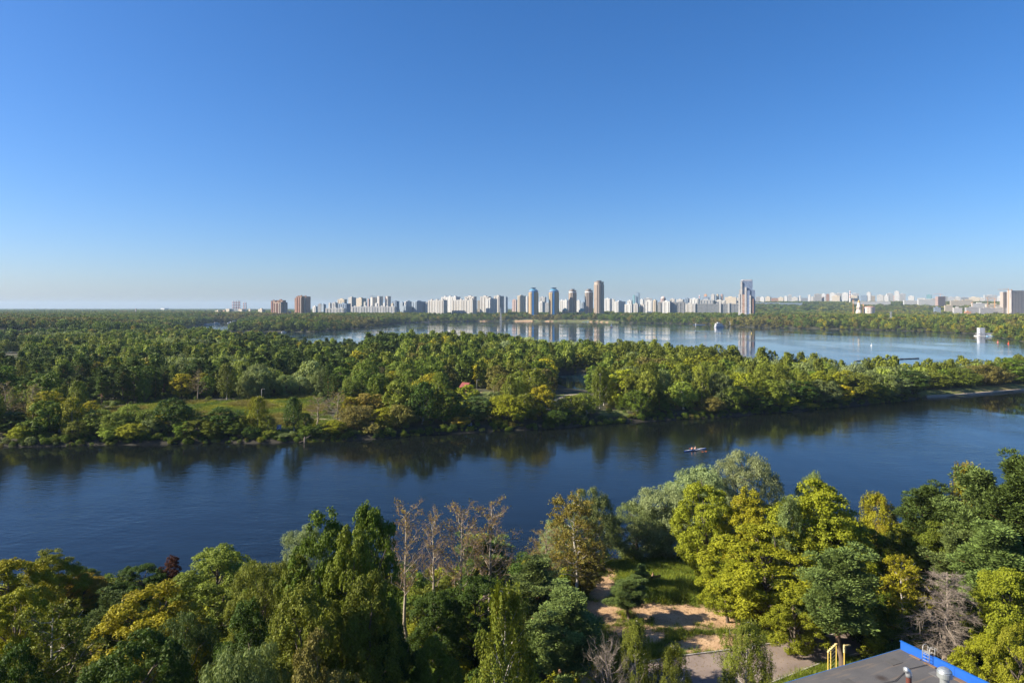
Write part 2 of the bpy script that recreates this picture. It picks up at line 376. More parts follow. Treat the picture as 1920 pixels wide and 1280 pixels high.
def gen_tree(kind, seed, n, ls):
    """returns parts {name: (V,F,attrs,matkey)}, nominal height, nominal crown width. n = leaf count, ls = leaf size"""
    r = np.random.default_rng(seed); paths = []; parts = {}; H0 = 15.0
    def trunk(h, r0, r1, lean=0.25, k=8):
        t = np.linspace(0, 1, k); p = np.zeros((k, 3)); p[:,2] = -0.4 + t*(h+0.4)
        p[:,0] = np.cumsum(r.normal(size=k)*lean*0.3); p[:,1] = np.cumsum(r.normal(size=k)*lean*0.3); p[:,:2] -= p[0,:2]
        paths.append((p, taper(r0, r1, k)*np.where(t < .06, 1.25, 1.0), 0)); return p
    def on(p, z): return np.array([np.interp(z, p[:,2], p[:,0]), np.interp(z, p[:,2], p[:,1]), z])
    if kind in ('maple', 'poplar', 'willow', 'shrub'):
        #            crown radius, bottom, top, boughs, bough radius, spray radius, vertical stretch of a bough
        R, z0, z1, K, br, cr_, vs = {'maple': (5.0, 1.2, 15.0, 44, (1.25, 2.0), (.42, .80), .85), 'poplar': (4.3, 1.0, 15.2, 52, (1.0, 1.6), (.38, .70), 1.35),
                                     'willow': (5.6, .6, 14.8, 46, (1.4, 2.2), (.5, .9), .95), 'shrub': (6.5, -1.0, 14.0, 26, (2.2, 3.4), (1.0, 1.8), .9)}[kind]
        zc, hc = (z0+z1)/2, (z1-z0)/2; lobes = rand_dir(r, 8, .25); la = r.uniform(-.16, .15, 8)
        i = np.arange(K) + .5; ph = np.arccos(1-2*i/K); th = math.pi*(1+5**.5)*i + r.normal(size=K)*.3
        d = unit(np.stack([np.cos(th)*np.sin(ph), np.sin(th)*np.sin(ph), np.cos(ph)], -1) + r.normal(size=(K, 3))*.10)
        bR = r.uniform(*br, K); fac = 1 + np.sum(la*np.exp(-(1-d@lobes.T)*4), -1) + r.normal(size=K)*.05
        rad = np.where(r.random(K) < .82, r.uniform(.92, 1.0, K), r.uniform(.4, .7, K))*fac
        C0 = np.stack([d[:,0]*(R*rad-bR*.8), d[:,1]*(R*rad-bR*.8), zc + d[:,2]*(hc*rad-bR*.8*vs)], -1)
        if kind == 'poplar': C0[:,:2] *= (.78 + .30*np.sin(np.clip((C0[:,2:3]-z0)/(z1-z0), 0, 1)*math.pi))
        if kind == 'maple': C0[:,:2] *= (.86 + .18*np.sin(np.clip((C0[:,2:3]-z0)/(z1-z0)*1.15, 0, 1)*math.pi))
        tp = trunk(z1*.74, .30 if kind != 'willow' else .42, .07)
        for j in r.permutation(K)[:26]:
            zs = np.clip(C0[j,2] - r.uniform(1.5, 4.5), .8 if kind in ('willow', 'shrub') else 2.0, z1*.72); paths.append((curve(on(tp, zs), C0[j], r, .06), taper(.13, .03, 5), 1))
        M = 13 if n > 20000 else 8; sm = 1.0 if n > 20000 else 1.3; bi = np.repeat(np.arange(K), M); out0 = unit((C0 - np.array([0, 0, zc-1.5]))/np.array([R, R, hc]))
        sd_ = unit(rand_dir(r, K*M) + out0[bi]*.7 + UP*.2); cr = r.uniform(*cr_, K*M)*sm
        C = C0[bi] + sd_*(bR[bi]*r.uniform(.55, .95, K*M))[:,None]*np.array([1, 1, vs]); C[:,2] = np.maximum(C[:,2], cr*.4 + (.8 if kind != 'shrub' else .1))
        KK = len(C); wgt = cr**2; cid = r.choice(KK, n, p=wgt/wgt.sum()); out = sd_
        dd = unit(rand_dir(r, n) + out[cid]*.7 + UP*.25); sh = np.where(r.random(n) < .7, r.uniform(.65, 1.1, n), r.uniform(.1, .8, n))
        P = C[cid] + dd*(cr[cid]*sh)[:,None]*np.array([1, 1, .8 if kind != 'poplar' else 1.1])
        nr = unit(dd*1.0 + UP*.35 + r.normal(size=(n, 3))*(.55 if n > 20000 else .32)); ax = r.normal(size=(n, 3)); ax[:,2] -= .6
        L = ls*r.uniform(.7, 1.35, n); Wd = L*r.uniform(.6, .85, n)
        if kind == 'willow':   # fine drooping leaves in soft tufts
            P[:,2] -= r.random(n)**2*cr[cid]*1.3; P[:,2] = np.maximum(P[:,2], .2); ax = np.stack([dd[:,0]*.5, dd[:,1]*.5, np.full(n, -1.0)], -1) + r.normal(size=(n, 3))*.3
            L *= 1.5; Wd = L*.30
        lowf = np.clip(.5 + .5*np.sin(C0@r.normal(size=3)*.5 + r.random()*6), 0, 1); cvr = (.4*r.random(KK) + .25*r.random(K)[bi] + .35*lowf[bi])
        parts['crown'] = (*leaf_quads(P, ax, nr, L, Wd, cvr[cid], r), 'leaf'); bark = 'bark'; Wn = 2*R
    elif kind == 'birch':
        R, z0, z1 = 3.2, 2.6, 15.2; tp = trunk(z1*.93, .20, .03, .3, 10); K = 80; C, cl = [], []
        for j in range(K):
            z = z0 + (z1-z0)*((j+.5)/K)**.85; e = np.sin(np.clip((z-z0+1.2)/(z1-z0+1.4), 0, 1)**.8*math.pi)**.75
            a = j*2.4 + r.normal()*.3; rr = R*e*r.uniform(.45, 1.05)
            c = on(tp, min(z, z1*.93)) + np.array([math.cos(a)*rr, math.sin(a)*rr, rr*.25]); C.append(c); cl.append(r.uniform(1.1, 2.6)*(.6+.6*e))
            if j % 2 == 0: paths.append((curve(on(tp, max(1.5, z-rr*.9)), c, r, .12), taper(.055, .012, 5), 1))
        C = np.array(C); cl = np.array(cl); NS = 9          # hanging strands per spray
        st = np.repeat(np.arange(K), NS); so_ = C[st] + r.normal(size=(K*NS, 3))*np.array([.42, .42, .3]); sl_ = cl[st]*r.uniform(.5, 1.2, K*NS)
        sid = r.choice(K*NS, n, p=sl_/sl_.sum()); t = r.random(n)
        P = so_[sid] + np.stack([r.normal(size=n)*.10, r.normal(size=n)*.10, -t*sl_[sid]], -1); P[:,2] = np.maximum(P[:,2], .6)
        od = unit(P*np.array([1, 1, 0]) + 1e-3); nr = unit(od + r.normal(size=(n, 3))*.55 + UP*.35); ax = np.tile([0, 0, -1.0], (n, 1)) + r.normal(size=(n, 3))*.45
        L = ls*r.uniform(.7, 1.2, n); cvr = r.random(K)
        parts['crown'] = (*leaf_quads(P, ax, nr, L, L*.62, cvr[st[sid]], r), 'leaf'); bark = 'birch'; Wn = 2*R
    elif kind in ('pine', 'spruce'):
        C, cr = [], []
        if kind == 'pine':
            tp = trunk(14.2, .27, .05, .35, 10); zb = r.uniform(4.2, 5.6); nb = 46
            for j in range(nb):
                t = (j+.3)/nb; z = zb + (14.2-zb)*t; a = j*2.4 + r.normal()*.4; e = (1-t*.62)*(.72+.28*math.sin(t*9+seed)); ln = 4.3*e*r.uniform(.55, 1.1)
                tip = on(tp, z) + np.array([math.cos(a)*ln, math.sin(a)*ln, ln*r.uniform(.02, .42)]); p = curve(on(tp, z), tip, r, -.06, 5, .06); paths.append((p, taper(.085, .02, 5), 1))
                for q in range(4):
                    f = r.uniform(.45, 1.05); side = r.normal()*ln*.22
                    c = on(tp, z)*(1-f) + tip*f + np.array([-math.sin(a)*side, math.cos(a)*side, r.uniform(.0, .35)]); C.append(c); cr.append(r.uniform(.55, 1.1)*(1.1-.3*t))
            for q in range(9): C.append(on(tp, 14.0) + r.normal(size=3)*np.array([.9, .9, .35]) + UP*.3); cr.append(r.uniform(.5, .8))
            fl, Wn = .78, 8.2
        else:
            tp = trunk(14.8, .2, .03, .1, 10); nb = 70
            for j in range(nb):
                t = (j+.5)/nb; z = .8 + 13.9*t; a = j*2.4; ln = 3.0*(1-t)**.9 + .15; tip = on(tp, min(z, 14.7)) + np.array([math.cos(a)*ln, math.sin(a)*ln, -ln*.28])
                for f in (.5, .95): C.append(on(tp, min(z, 14.7))*(1-f) + tip*f); cr.append(.42*(1-t*.6)+.2)
            fl, Wn = .5, 6.2
        C = np.array(C); cr = np.array(cr); K = len(C); wgt = cr**2; cid = r.choice(K, n, p=wgt/wgt.sum()); dd = rand_dir(r, n, .35)
        P = C[cid] + dd*(cr[cid]*r.uniform(.45, 1.05, n))[:,None]*np.array([1, 1, fl]); ax = unit(dd + UP*.55 + r.normal(size=(n, 3))*.3)
        nr = unit(np.cross(ax, r.normal(size=(n, 3)))); nr = unit(nr + UP*.6*np.sign(nr[:,2:3]+.2)); L = ls*r.uniform(.8, 1.4, n)
        parts['crown'] = (*leaf_quads(P, ax, nr, L, L*.42, r.random(K)[cid], r), 'needle'); bark = 'pine'
    else:                     # 'bare' (few leaves), 'aspen' (upright bare), 'dead' (dead pine), 'deadbush'
        tw = []; ends = []
        if kind == 'dead':
            tp = trunk(14.6, .30, .05, .25, 10)
            for j in range(64):
                t = (j+.3)/64; z = 4.2 + 10.2*t; a = j*2.4 + r.normal()*.3; ln = 4.3*(1-.62*t)*r.uniform(.45, 1.0)*min(1, .5+t*3); dr = np.array([math.cos(a), math.sin(a), .18-.30*(1-t)])
                p = curve(on(tp, z), on(tp, z)+dr*ln, r, .1, 6, .05); paths.append((p, taper(.055, .014, 6), 1))
                for q in range(13):
                    f = r.uniform(.2, 1); i = int(f*5); s = p[i]; d2 = unit(dr + r.normal(size=3)*.65 + np.array([0, 0, -.1])); l2 = ln*.34*r.uniform(.5, 1.1); e = s+d2*l2
                    tw.append((curve(s, e, r, .05, 4, .07), taper(.018, .007, 4), 1)); 
                    for w in range(6): tw.append((np.array([s+(e-s)*r.uniform(.2, 1), e + r.normal(size=3)*l2*.45]), np.array([.013, .006]), 1))
            Wn = 7.6; bark = 'grey'
        else:
            up = {'bare': .55, 'thin': .6, 'aspen': 1.1, 'deadbush': .5}[kind]; zb = {'bare': 3.5, 'thin': 2.6, 'aspen': 5.0, 'deadbush': .2}[kind]; top = 13.6 if kind != 'deadbush' else 7.0
            tp = trunk(top, .22 if kind != 'deadbush' else .12, .03, .4, 10); nl = 30
            for j in range(nl):
                t = (j+.3)/nl; z = zb + (top-zb)*t; a = j*2.4 + r.normal()*.35; ln = (1-.55*t)*r.uniform(.7, 1.15)*(4.6 if kind != 'aspen' else 3.6)
                if kind == 'deadbush': ln *= 1.45
                d1 = unit(np.array([math.cos(a), math.sin(a), up*r.uniform(.6, 1.3)])); p = curve(on(tp, z), on(tp, z)+d1*ln, r, -.05, 6, .06); paths.append((p, taper(.06*(1-.4*t), .012, 6), 1))
                for q in range(8):
                    f = r.uniform(.25, 1); s = p[int(f*5)]; d2 = unit(d1 + r.normal(size=3)*.55 + UP*up*.3); l2 = ln*.38*r.uniform(.6, 1.1); e = s+d2*l2; tw.append((curve(s, e, r, 0, 4, .06), taper(.019, .008, 4), 1))
                    for w in range(5):
                        s3 = s+(e-s)*r.uniform(.25, 1); e3 = s3 + unit(d2 + r.normal(size=3)*.6 + UP*up*.25)*l2*.6; tw.append((np.stack([s3, e3]), np.array([.012, .004]), 1)); ends.append(e3); ends.append((s3+e3)/2)
            Wn = 9.0 if kind != 'aspen' else 7.4; bark = {'bare': 'aspen', 'thin': 'birch', 'aspen': 'aspen', 'deadbush': 'grey'}[kind]
        V, Fq = tubes(tw, [3, 3, 3]); parts['twigs'] = (V, Fq, {}, 'grey' if kind in ('dead', 'deadbush') else 'twig')
        if n and ends:
            E = np.array(ends); k = r.integers(0, len(E), n); cvr = r.random(len(E)); P = E[k] + r.normal(size=(n, 3))*.12
            L = ls*r.uniform(.7, 1.2, n); parts['crown'] = (*leaf_quads(P, r.normal(size=(n, 3)), rand_dir(r, n, .4), L, L*.7, cvr[k], r), 'leaf')
    V, Fq = tubes(paths, [7, 4, 3]); parts['trunk'] = (V, Fq, {}, bark)
    return parts, H0 if kind != 'deadbush' else 9.5, Wn

TWIG = plain((0.22, 0.15, 0.095), 0.9)
MATS = {'leaf': LEAF, 'needle': NEEDLE, 'bark': BARK, 'birch': BIRCH, 'pine': PINEB, 'grey': GREYB, 'aspen': ASPEN, 'twig': TWIG}
LIB = {}
def extent(parts, w0):
    A = np.concatenate([v[0] for k, v in parts.items()]); C = parts['crown'][0] if 'crown' in parts else parts['twigs'][0]
    return float(np.quantile(A[:,2], .9995)), float(2*np.quantile(np.hypot(C[:,0], C[:,1]), .992))
def lib(kind, lod, seeds, n, ls):
    for s in seeds:
        parts, h0, w0 = gen_tree(kind, 100*s + len(kind), n, ls); ms = {}; h0, w0 = extent(parts, w0)
        for pn, (V, Fq, at_, mk) in parts.items(): ms[pn] = np_mesh('%s_%s' % (kind, pn), V, Fq, MATS[mk], at_, pn == 'trunk')
        LIB.setdefault((kind, lod), []).append((ms, h0, w0))
# foreground trees (leaf a hand's width), island trees (leaf spray)
lib('maple', 0, (1, 2, 3, 4), 46000, .20); lib('poplar', 0, (1, 2), 56000, .19); lib('willow', 0, (1, 2, 3), 46000, .20)
lib('birch', 0, (1, 2, 3), 32000, .18); lib('pine', 0, (1, 2, 3), 56000, .22); lib('shrub', 0, (1, 2), 9000, .55)
lib('bare', 0, (1, 2), 2600, .17); lib('thin', 0, (1, 2), 15000, .19); lib('aspen', 0, (1, 2, 3), 900, .16); lib('dead', 0, (1,), 0, .1); lib('deadbush', 0, (1,), 0, .1)
lib('maple', 1, (5, 6, 7, 8), 7000, .46); lib('poplar', 1, (3, 4, 5), 7500, .42); lib('willow', 1, (4, 5, 6), 7500, .46)
lib('birch', 1, (4, 5, 6), 7000, .38); lib('pine', 1, (4, 5), 7000, .46); lib('spruce', 1, (1, 2), 3000, .6); lib('bare', 1, (3, 4), 500, .3); lib('shrub', 1, (3,), 1400, 1.1)

COLS = {  # leaf colour, share of turned leaves
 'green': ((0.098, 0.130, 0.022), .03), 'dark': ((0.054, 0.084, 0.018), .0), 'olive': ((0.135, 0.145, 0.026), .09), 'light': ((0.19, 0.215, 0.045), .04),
 'yellowgreen': ((0.225, 0.220, 0.024), .14), 'yellow': ((0.33, 0.26, 0.022), .35), 'gold': ((0.27, 0.225, 0.020), .28), 'orange': ((0.28, 0.185, 0.03), .55),
 'brown': ((0.150, 0.125, 0.042), .12), 'silver': ((0.235, 0.255, 0.150), .0), 'greygreen': ((0.160, 0.180, 0.080), .03), 'pine': ((0.078, 0.105, 0.030), .0),
 'bluepine': ((0.125, 0.155, 0.056), .0), 'bronze': ((0.10, 0.034, 0.024), .1), 'rust': ((0.21, 0.155, 0.045), .35), 'bright': ((0.235, 0.225, 0.020), .10), 'teal': ((0.082, 0.115, 0.040), .0)}
NAME = {'maple': 'maple_tree', 'poplar': 'poplar_tree', 'willow': 'willow_tree', 'birch': 'birch_tree', 'pine': 'pine_tree', 'spruce': 'spruce_tree', 'bare': 'bare_birch_tree', 'thin': 'thin_birch_tree',
        'aspen': 'bare_aspen_tree', 'dead': 'dead_pine_tree', 'deadbush': 'dead_shrub', 'shrub': 'shrub'}
_vc = {}
def tree(kind, X, Y, z, h, w, col, label, lod, group=None, rz=None):
    L = LIB[(kind, lod)]; i = _vc.get((kind, lod), 0); _vc[(kind, lod)] = i + 1
    ms, h0, w0 = L[i % len(L)]
    e = empty(NAME[kind], (X, Y, z), random.uniform(0, 6.28) if rz is None else rz, label, 'shrub' if kind in ('shrub', 'deadbush') else 'tree', group)
    e.scale = (w/w0*random.uniform(.95, 1.05), w/w0*random.uniform(.95, 1.05), h/h0)
    c, a = COLS[col]; j = random.uniform(.86, 1.12); g = random.uniform(.94, 1.06)
    for pn, me in ms.items():
        o = link_mesh(pn, me, e)
        if pn == 'crown': k = .95 if lod == 0 else 1.18*random.uniform(.8, 1.22); o.color = (c[0]*j*.98*k, c[1]*j*g*1.09*k, c[2]*j*k*.78, a)
    return e
def ftree(kind, x, ytop, wpx, Y, col, label, lod=0, group=None):
    """place a tree by where its top shows in the photograph and how far off it stands"""
    p = at(x, ytop, Y); g = hz(p.x, Y); return tree(kind, p.x, Y, g - .05, p.z - g, wpx*Y/F, col, label, lod, group)

# --- foreground, left to right
ftree('maple', 15, 1045, 170, 76, 'gold', 'golden maple at the left edge beside the river')
ftree('maple', 105, 1028, 120, 86, 'yellowgreen', 'pointed yellow-green maple by the water near the left edge')
ftree('maple', 158, 1072, 95, 89, 'orange', 'small orange-gold maple against the river near the left edge')
ftree('maple', 30, 1102, 150, 67, 'bright', 'bright yellow maple at the left edge below the golden one')
ftree('pine', 208, 1112, 120, 74, 'pine', 'dark green pine between the golden maples on the left')
ftree('maple', 268, 1058, 110, 90, 'dark', 'dark green round tree by the river left of the bronze tree')
ftree('maple', 322, 1038, 55, 92, 'bronze', 'small dark bronze-leaved tree on the near river bank')
ftree('maple', 412, 1018, 175, 83, 'light', 'broad fresh green maple on the near bank left of the willow')
ftree('maple', 295, 1098, 250, 66, 'gold', 'wide golden-yellow maple in front of the green maple, lower left')
ftree('thin', 105, 1128, 230, 58, 'olive', 'thinning olive tree with pale bare branches, lower left')
ftree('willow', 492, 1048, 150, 76, 'olive', 'olive willow left of the tall dark crown')
ftree('willow', 575, 985, 110, 94, 'silver', 'silver willow peeping out behind the tall dark crown')
ftree('maple', 695, 944, 135, 65, 'green', 'tallest dark green crown left of centre in the foreground')
ftree('maple', 622, 950, 165, 63, 'green', 'broad dark green crown joined to the left side of the tallest one')
ftree('poplar', 655, 985, 130, 60, 'olive', 'olive-green poplar crown in front of the two tallest crowns')
ftree('maple', 555, 1040, 120, 62, 'olive', 'olive tree on the left flank of the tall crowns')
ftree('poplar', 572, 1085, 190, 55, 'olive', 'olive-brown poplar crown below the tall dark crown')
ftree('poplar', 690, 1075, 160, 57, 'olive', 'olive poplar at the right foot of the tall dark crown')
ftree('maple', 600, 1185, 180, 48, 'brown', 'brown-leaved tree at the bottom edge under the tall crowns')
ftree('aspen', 762, 938, 125, 80, 'orange', 'bare pale birch standing right beside the tall dark crown')
ftree('aspen', 810, 952, 95, 86, 'orange', 'thin bare aspen between the bare birch and the wide bare aspen')
ftree('aspen', 866, 932, 125, 82, 'orange', 'bare aspen with reddish twigs, left of the pair over the water')
ftree('aspen', 912, 922, 140, 84, 'orange', 'widest bare reddish aspen over the water near the centre')
ftree('pine', 905, 1000, 130, 92, 'bluepine', 'pine behind the pair of bare aspens by the river')
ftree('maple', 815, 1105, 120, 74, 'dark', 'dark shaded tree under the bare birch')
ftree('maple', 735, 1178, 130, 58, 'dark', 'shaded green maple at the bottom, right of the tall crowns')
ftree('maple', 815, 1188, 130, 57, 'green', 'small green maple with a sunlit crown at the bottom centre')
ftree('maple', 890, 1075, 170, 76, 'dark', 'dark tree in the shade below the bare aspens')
ftree('birch', 945, 1098, 165, 52, 'olive', 'large weeping birch at the bottom centre')
ftree('pine', 1005, 1045, 150, 80, 'bluepine', 'tall blue-green pine right of centre above the weeping birch')
ftree('pine', 1052, 1105, 160, 71, 'bluepine', 'lower blue-green pine beside the sandy path')
ftree('thin', 1078, 928, 165, 95, 'rust', 'orange-brown birch with white trunk by the river, centre')
ftree('bare', 1020, 985, 110, 97, 'rust', 'bare rusty tree at the left of the orange-brown birch')
ftree('willow', 1108, 910, 90, 108, 'greygreen', 'grey-green willow behind the orange-brown birch')
ftree('willow', 1045, 975, 80, 106, 'silver', 'pale willow at the water behind the bare rusty tree')
ftree('willow', 1398, 843, 150, 119, 'silver', 'topmost silver willow on the near bank, right of centre')
ftree('willow', 1310, 872, 170, 116, 'silver', 'broad silver willow in the middle of the silver clump')
ftree('willow', 1245, 912, 130, 114, 'silver', 'silver willow at the left of the silver clump')
ftree('willow', 1195, 945, 150, 113, 'greygreen', 'rounded grey-green willow at the water edge beside the clearing')
ftree('maple', 1322, 905, 130, 99, 'yellowgreen', 'green-yellow maple in front of the silver willows')
ftree('maple', 1408, 918, 130, 95, 'gold', 'orange-gold maple between the silver willows and the great yellow maple')
ftree('maple', 1525, 900, 215, 92, 'bright', 'great yellow-green maple in the right foreground')
ftree('willow', 1522, 882, 80, 118, 'greygreen', 'pale willow top showing over the great yellow-green maple')
ftree('birch', 1482, 930, 95, 87, 'greygreen', 'grey-green birch in front of the great yellow-green maple')
ftree('maple', 1440, 985, 230, 86, 'bright', 'leafy yellow-green maple hanging over the sandy clearing')
ftree('maple', 1365, 1050, 130, 88, 'yellowgreen', 'yellow-green maple at the right edge of the sandy clearing')
ftree('maple', 1560, 960, 170, 88, 'yellowgreen', 'maple with yellowing crown behind the front pine')
ftree('maple', 1490, 1095, 130, 80, 'yellowgreen', 'low green-yellow tree at the back of the paved yard')
ftree('birch', 1400, 1162, 120, 69, 'olive', 'young olive birch in front of the paved yard')
ftree('birch', 1655, 925, 115, 102, 'gold', 'golden weeping birch against the river on the right')
ftree('pine', 1738, 902, 130, 97, 'pine', 'pine right of the golden weeping birch')
ftree('birch', 1815, 866, 90, 96, 'yellow', 'yellow birch tip above the pines at the right')
ftree('pine', 1838, 876, 175, 89, 'bluepine', 'big pine in the group at the right edge')
ftree('pine', 1908, 852, 165, 84, 'pine', 'tallest pine at the right edge of the picture')
ftree('maple', 1760, 975, 150, 93, 'olive', 'olive tree below the pines at the right')
ftree('pine', 1580, 1018, 168, 76.5, 'bluepine', 'front pine with orange trunk left of the flat roof')
ftree('thin', 1692, 1040, 130, 82, 'gold', 'thin gold-leaved birch between the front pine and the dead pine')
ftree('dead', 1772, 1068, 150, 73, 'brown', 'dead grey pine without needles behind the flat roof')
ftree('pine', 1800, 990, 160, 86, 'bluepine', 'pine directly behind the dead grey pine')
ftree('pine', 1885, 978, 175, 80, 'bluepine', 'dense blue-green pine low at the right edge')
ftree('maple', 1893, 1062, 150, 72, 'yellowgreen', 'yellow-green maple at the right edge beside the dead pine')
ftree('maple', 1650, 1110, 130, 82, 'green', 'green tree behind the yellow posts')
ftree('maple', 1855, 1185, 130, 66, 'bright', 'low bright yellow-green tree at the lower right beyond the blue parapet')
ftree('maple', 1915, 1170, 120, 63, 'yellowgreen', 'yellow-green tree in the lower right corner')
ftree('pine', 1180, 1080, 85, 88.5, 'bluepine', 'short bushy pine in the sandy clearing')
ftree('pine', 1203, 1058, 44, 99, 'bluepine', 'small pine behind the short bushy pine, next to the bench')
ftree('deadbush', 1142, 1188, 160, 63, 'brown', 'leafless grey shrub at the bottom centre')
ftree('birch', 1192, 1158, 80, 67, 'olive', 'young green birch between the grey shrub and the sand')
ftree('birch', 1252, 1208, 95, 66, 'olive', 'young birch with yellowing leaves at the bottom edge by the yard')
ftree('willow', 455, 1205, 190, 50, 'greygreen', 'grey-green willow at the bottom edge, lower left')
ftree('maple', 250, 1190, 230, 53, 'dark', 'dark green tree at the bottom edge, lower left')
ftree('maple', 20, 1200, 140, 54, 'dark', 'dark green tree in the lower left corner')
ftree('willow', 340, 1150, 150, 62, 'teal', 'deep green tree between the golden maple and the grey-green willow')
ftree('maple', 150, 1060, 90, 92, 'green', 'green tree at the water behind the small orange maple')
ftree('maple', 1100, 1040, 70, 96, 'brown', 'brown undergrown tree at the foot of the orange-brown birch')
ftree('poplar', 470, 1120, 150, 62, 'dark', 'dark poplar left of the olive-brown poplar crown')
ftree('maple', 1620, 985, 110, 97, 'yellowgreen', 'small yellowing maple under the golden weeping birch')
ftree('maple', 1700, 985, 110, 96, 'olive', 'olive maple between the golden birch and the pines')

# --- island: bank row, hand placed (x, top row, width px, metres behind the bank, kind, colour, label)
BANK = [
 (112,768,50,9,'birch','green','green birch filling the bank between the upright poplar and the slim birch'), (150,790,46,3,'willow','olive','olive willow at the water below the gold-tinged maple'), (352,768,48,7,'birch','olive','olive birch just right of the dark poplar'), (388,776,44,6,'maple','green','green tree between the olive bush and the dark green tree'),
 (440,774,42,6,'poplar','dark','dark poplar right of the dark green tree below the meadow'), (503,782,36,5,'birch','olive','small olive birch left of the blue board'), (575,778,38,5,'birch','green','green birch between the lone dark birch and the bare trees'), (285,788,44,4,'willow','greygreen','grey-green willow at the water left of the dark poplar'),
 (230,786,46,5,'willow','light','light willow in the middle of the round willow clump'), (60,790,46,4,'maple','green','green bush on the bank below the bare pale-trunked tree'),
 (8,722,60,18,'bare','brown','bare brown tree at the left end of the island'), (62,728,55,16,'bare','brown','bare pale-trunked tree on the island near the left edge'),
 (22,776,70,8,'maple','dark','dark bushy tree on the island bank at the left edge'), (40,800,42,2,'willow','yellowgreen','low yellow-green bush over the water at the left edge'),
 (90,757,55,6,'poplar','green','upright green poplar on the bank right of the bare trees'), (134,752,46,6,'birch','yellowgreen','slim yellow-green birch on the bank, left'),
 (166,757,44,14,'maple','gold','gold-tinged maple behind the slim birch, left bank'), (182,772,56,7,'willow','light','leftmost of the light round willows on the bank'),
 (212,778,56,4,'willow','light','second light round willow from the left on the bank'), (240,764,54,9,'willow','light','tallest of the light round willows on the bank'),
 (272,772,50,8,'willow','light','rightmost of the light round willows on the bank'), (205,800,40,1.5,'willow','light','low light willow hanging over the water, left one'),
 (252,796,52,1.5,'willow','yellowgreen','low yellowing willow hanging over the water, right one'), (300,780,40,8,'maple','gold','small golden tree beside the dark poplar'),
 (325,753,58,6,'poplar','dark','dark poplar in front of the meadow on the bank'), (372,788,52,3,'maple','olive','olive bush right of the dark poplar'),
 (415,768,54,5,'maple','dark','dark green tree below the meadow path'), (455,782,36,4,'birch','olive','small birch between the dark tree and the slim yellow birch'),
 (482,750,40,6,'birch','yellowgreen','slim yellow-green birch at the meadow, centre left'), (552,750,36,6,'birch','dark','slim dark birch standing alone below the meadow'),
 (345,792,40,2,'maple','green','green bush at the water between the dark poplar and the olive bush'), (397,796,40,2,'willow','olive','low olive willow at the water below the meadow path'), (437,792,38,2.5,'maple','green','small green tree at the water left of the small birch'), (470,800,34,1.5,'shrub','dark','dark shrub at the water below the slim yellow birch'),
 (532,812,30,1,'shrub','greygreen','grey-green shrub at the water right of the navigation board'), (578,800,34,1.5,'maple','green','green sapling at the water by the broken stump'), (602,796,34,2,'maple','dark','dark bush at the water left of the bright sapling'), (508,806,30,1.5,'shrub','olive','olive shrub at the water under the navigation board'),
 (595,748,64,16,'bare','brown','wide bare grey-brown tree at the right end of the meadow'), (632,740,56,20,'bare','rust','bare rusty tree right of the wide bare tree'),
 (626,790,44,2,'maple','bright','bright yellow-green sapling at the water below the bare trees'), (664,765,66,7,'willow','brown','brownish willow on the bank right of the bright sapling'),
 (690,742,60,22,'maple','rust','rusty brown tree behind the brownish willow'), (722,768,48,6,'maple','bright','bright green-yellow tree in the brown stretch of bank'),
 (752,762,60,6,'willow','brown','dull brown-olive bush on the bank'), (700,795,36,1,'shrub','brown','low brown shrub at the water line'),
 (792,724,68,8,'birch','dark','tall dark weeping birch on the bank left of the hut'), (848,758,52,12,'maple','yellowgreen','yellow-green tree below the hut, left of the pair'),
 (872,727,56,24,'maple','yellowgreen','round yellow-green tree just below the red-roofed hut'), (862,782,36,2,'maple','orange','orange-tinged bush at the water below the hut'),
 (896,748,58,7,'poplar','teal','dark grey-green tree beside the navigation board'), (925,740,50,16,'maple','greygreen','grey-green tree right of the navigation board'),
 (950,746,76,5,'willow','bright','big bright yellow willow on the bank near the middle'), (1002,692,62,22,'birch','olive','tall olive birch left of the pond track'),
 (985,742,56,8,'birch','olive','olive birch leaning over the water near the middle'), (1068,742,66,7,'birch','olive','weeping birch at the bank, left of the pair'),
 (1100,738,62,8,'birch','olive','weeping birch at the bank, right of the pair'), (1040,768,44,2,'willow','dark','dark bush under the weeping birches'),
 (1195,732,56,4,'birch','green','conical green tree hanging over the water'), (1236,728,40,7,'spruce','green','narrow conical spruce on the bank'),
 (1282,716,62,9,'birch','light','light weeping birch on the bank right of the spruce'), (1335,745,50,3,'willow','brown','brownish bush at the water right of the light birch'),
 (1372,722,56,6,'willow','light','light green willow on the long wooded bank'), (1400,700,56,12,'birch','yellowgreen','yellowish birch rising on the long wooded bank'),
 (1425,742,40,2,'maple','dark','dark low tree at the water on the long wooded bank'), (1450,712,56,7,'willow','olive','olive willow on the long wooded bank'),
 (1478,742,34,1.5,'maple','bright','bright yellow sapling at the water on the long bank'), (1502,715,60,6,'maple','dark','dark maple on the long wooded bank'),
 (1515,755,30,1,'maple','bright','small vivid yellow bush at the water, right of the sapling'), (1545,712,56,6,'willow','greygreen','grey-green willow on the long wooded bank'),
 (1582,722,40,3,'maple','yellow','yellow-tinged tree on the bank, right part'), (1605,702,60,8,'poplar','olive','olive poplar on the bank, right part'),
 (1642,720,44,4,'maple','yellowgreen','yellow-green tree on the bank left of the embankment'), (1672,705,60,8,'maple','greygreen','grey-green maple on the bank left of the embankment'),
 (1708,695,62,8,'poplar','dark','dark poplar at the start of the embankment'), (1752,698,60,14,'maple','olive','olive maple behind the embankment corner'),
 (1800,690,66,18,'willow','olive','first olive willow behind the embankment'), (1850,684,70,19,'willow','brown','brown-olive willow behind the embankment'), (1900,672,76,20,'maple','green','green tree behind the embankment at the right edge')]
FS = np.array(FAR_SHORE, float)
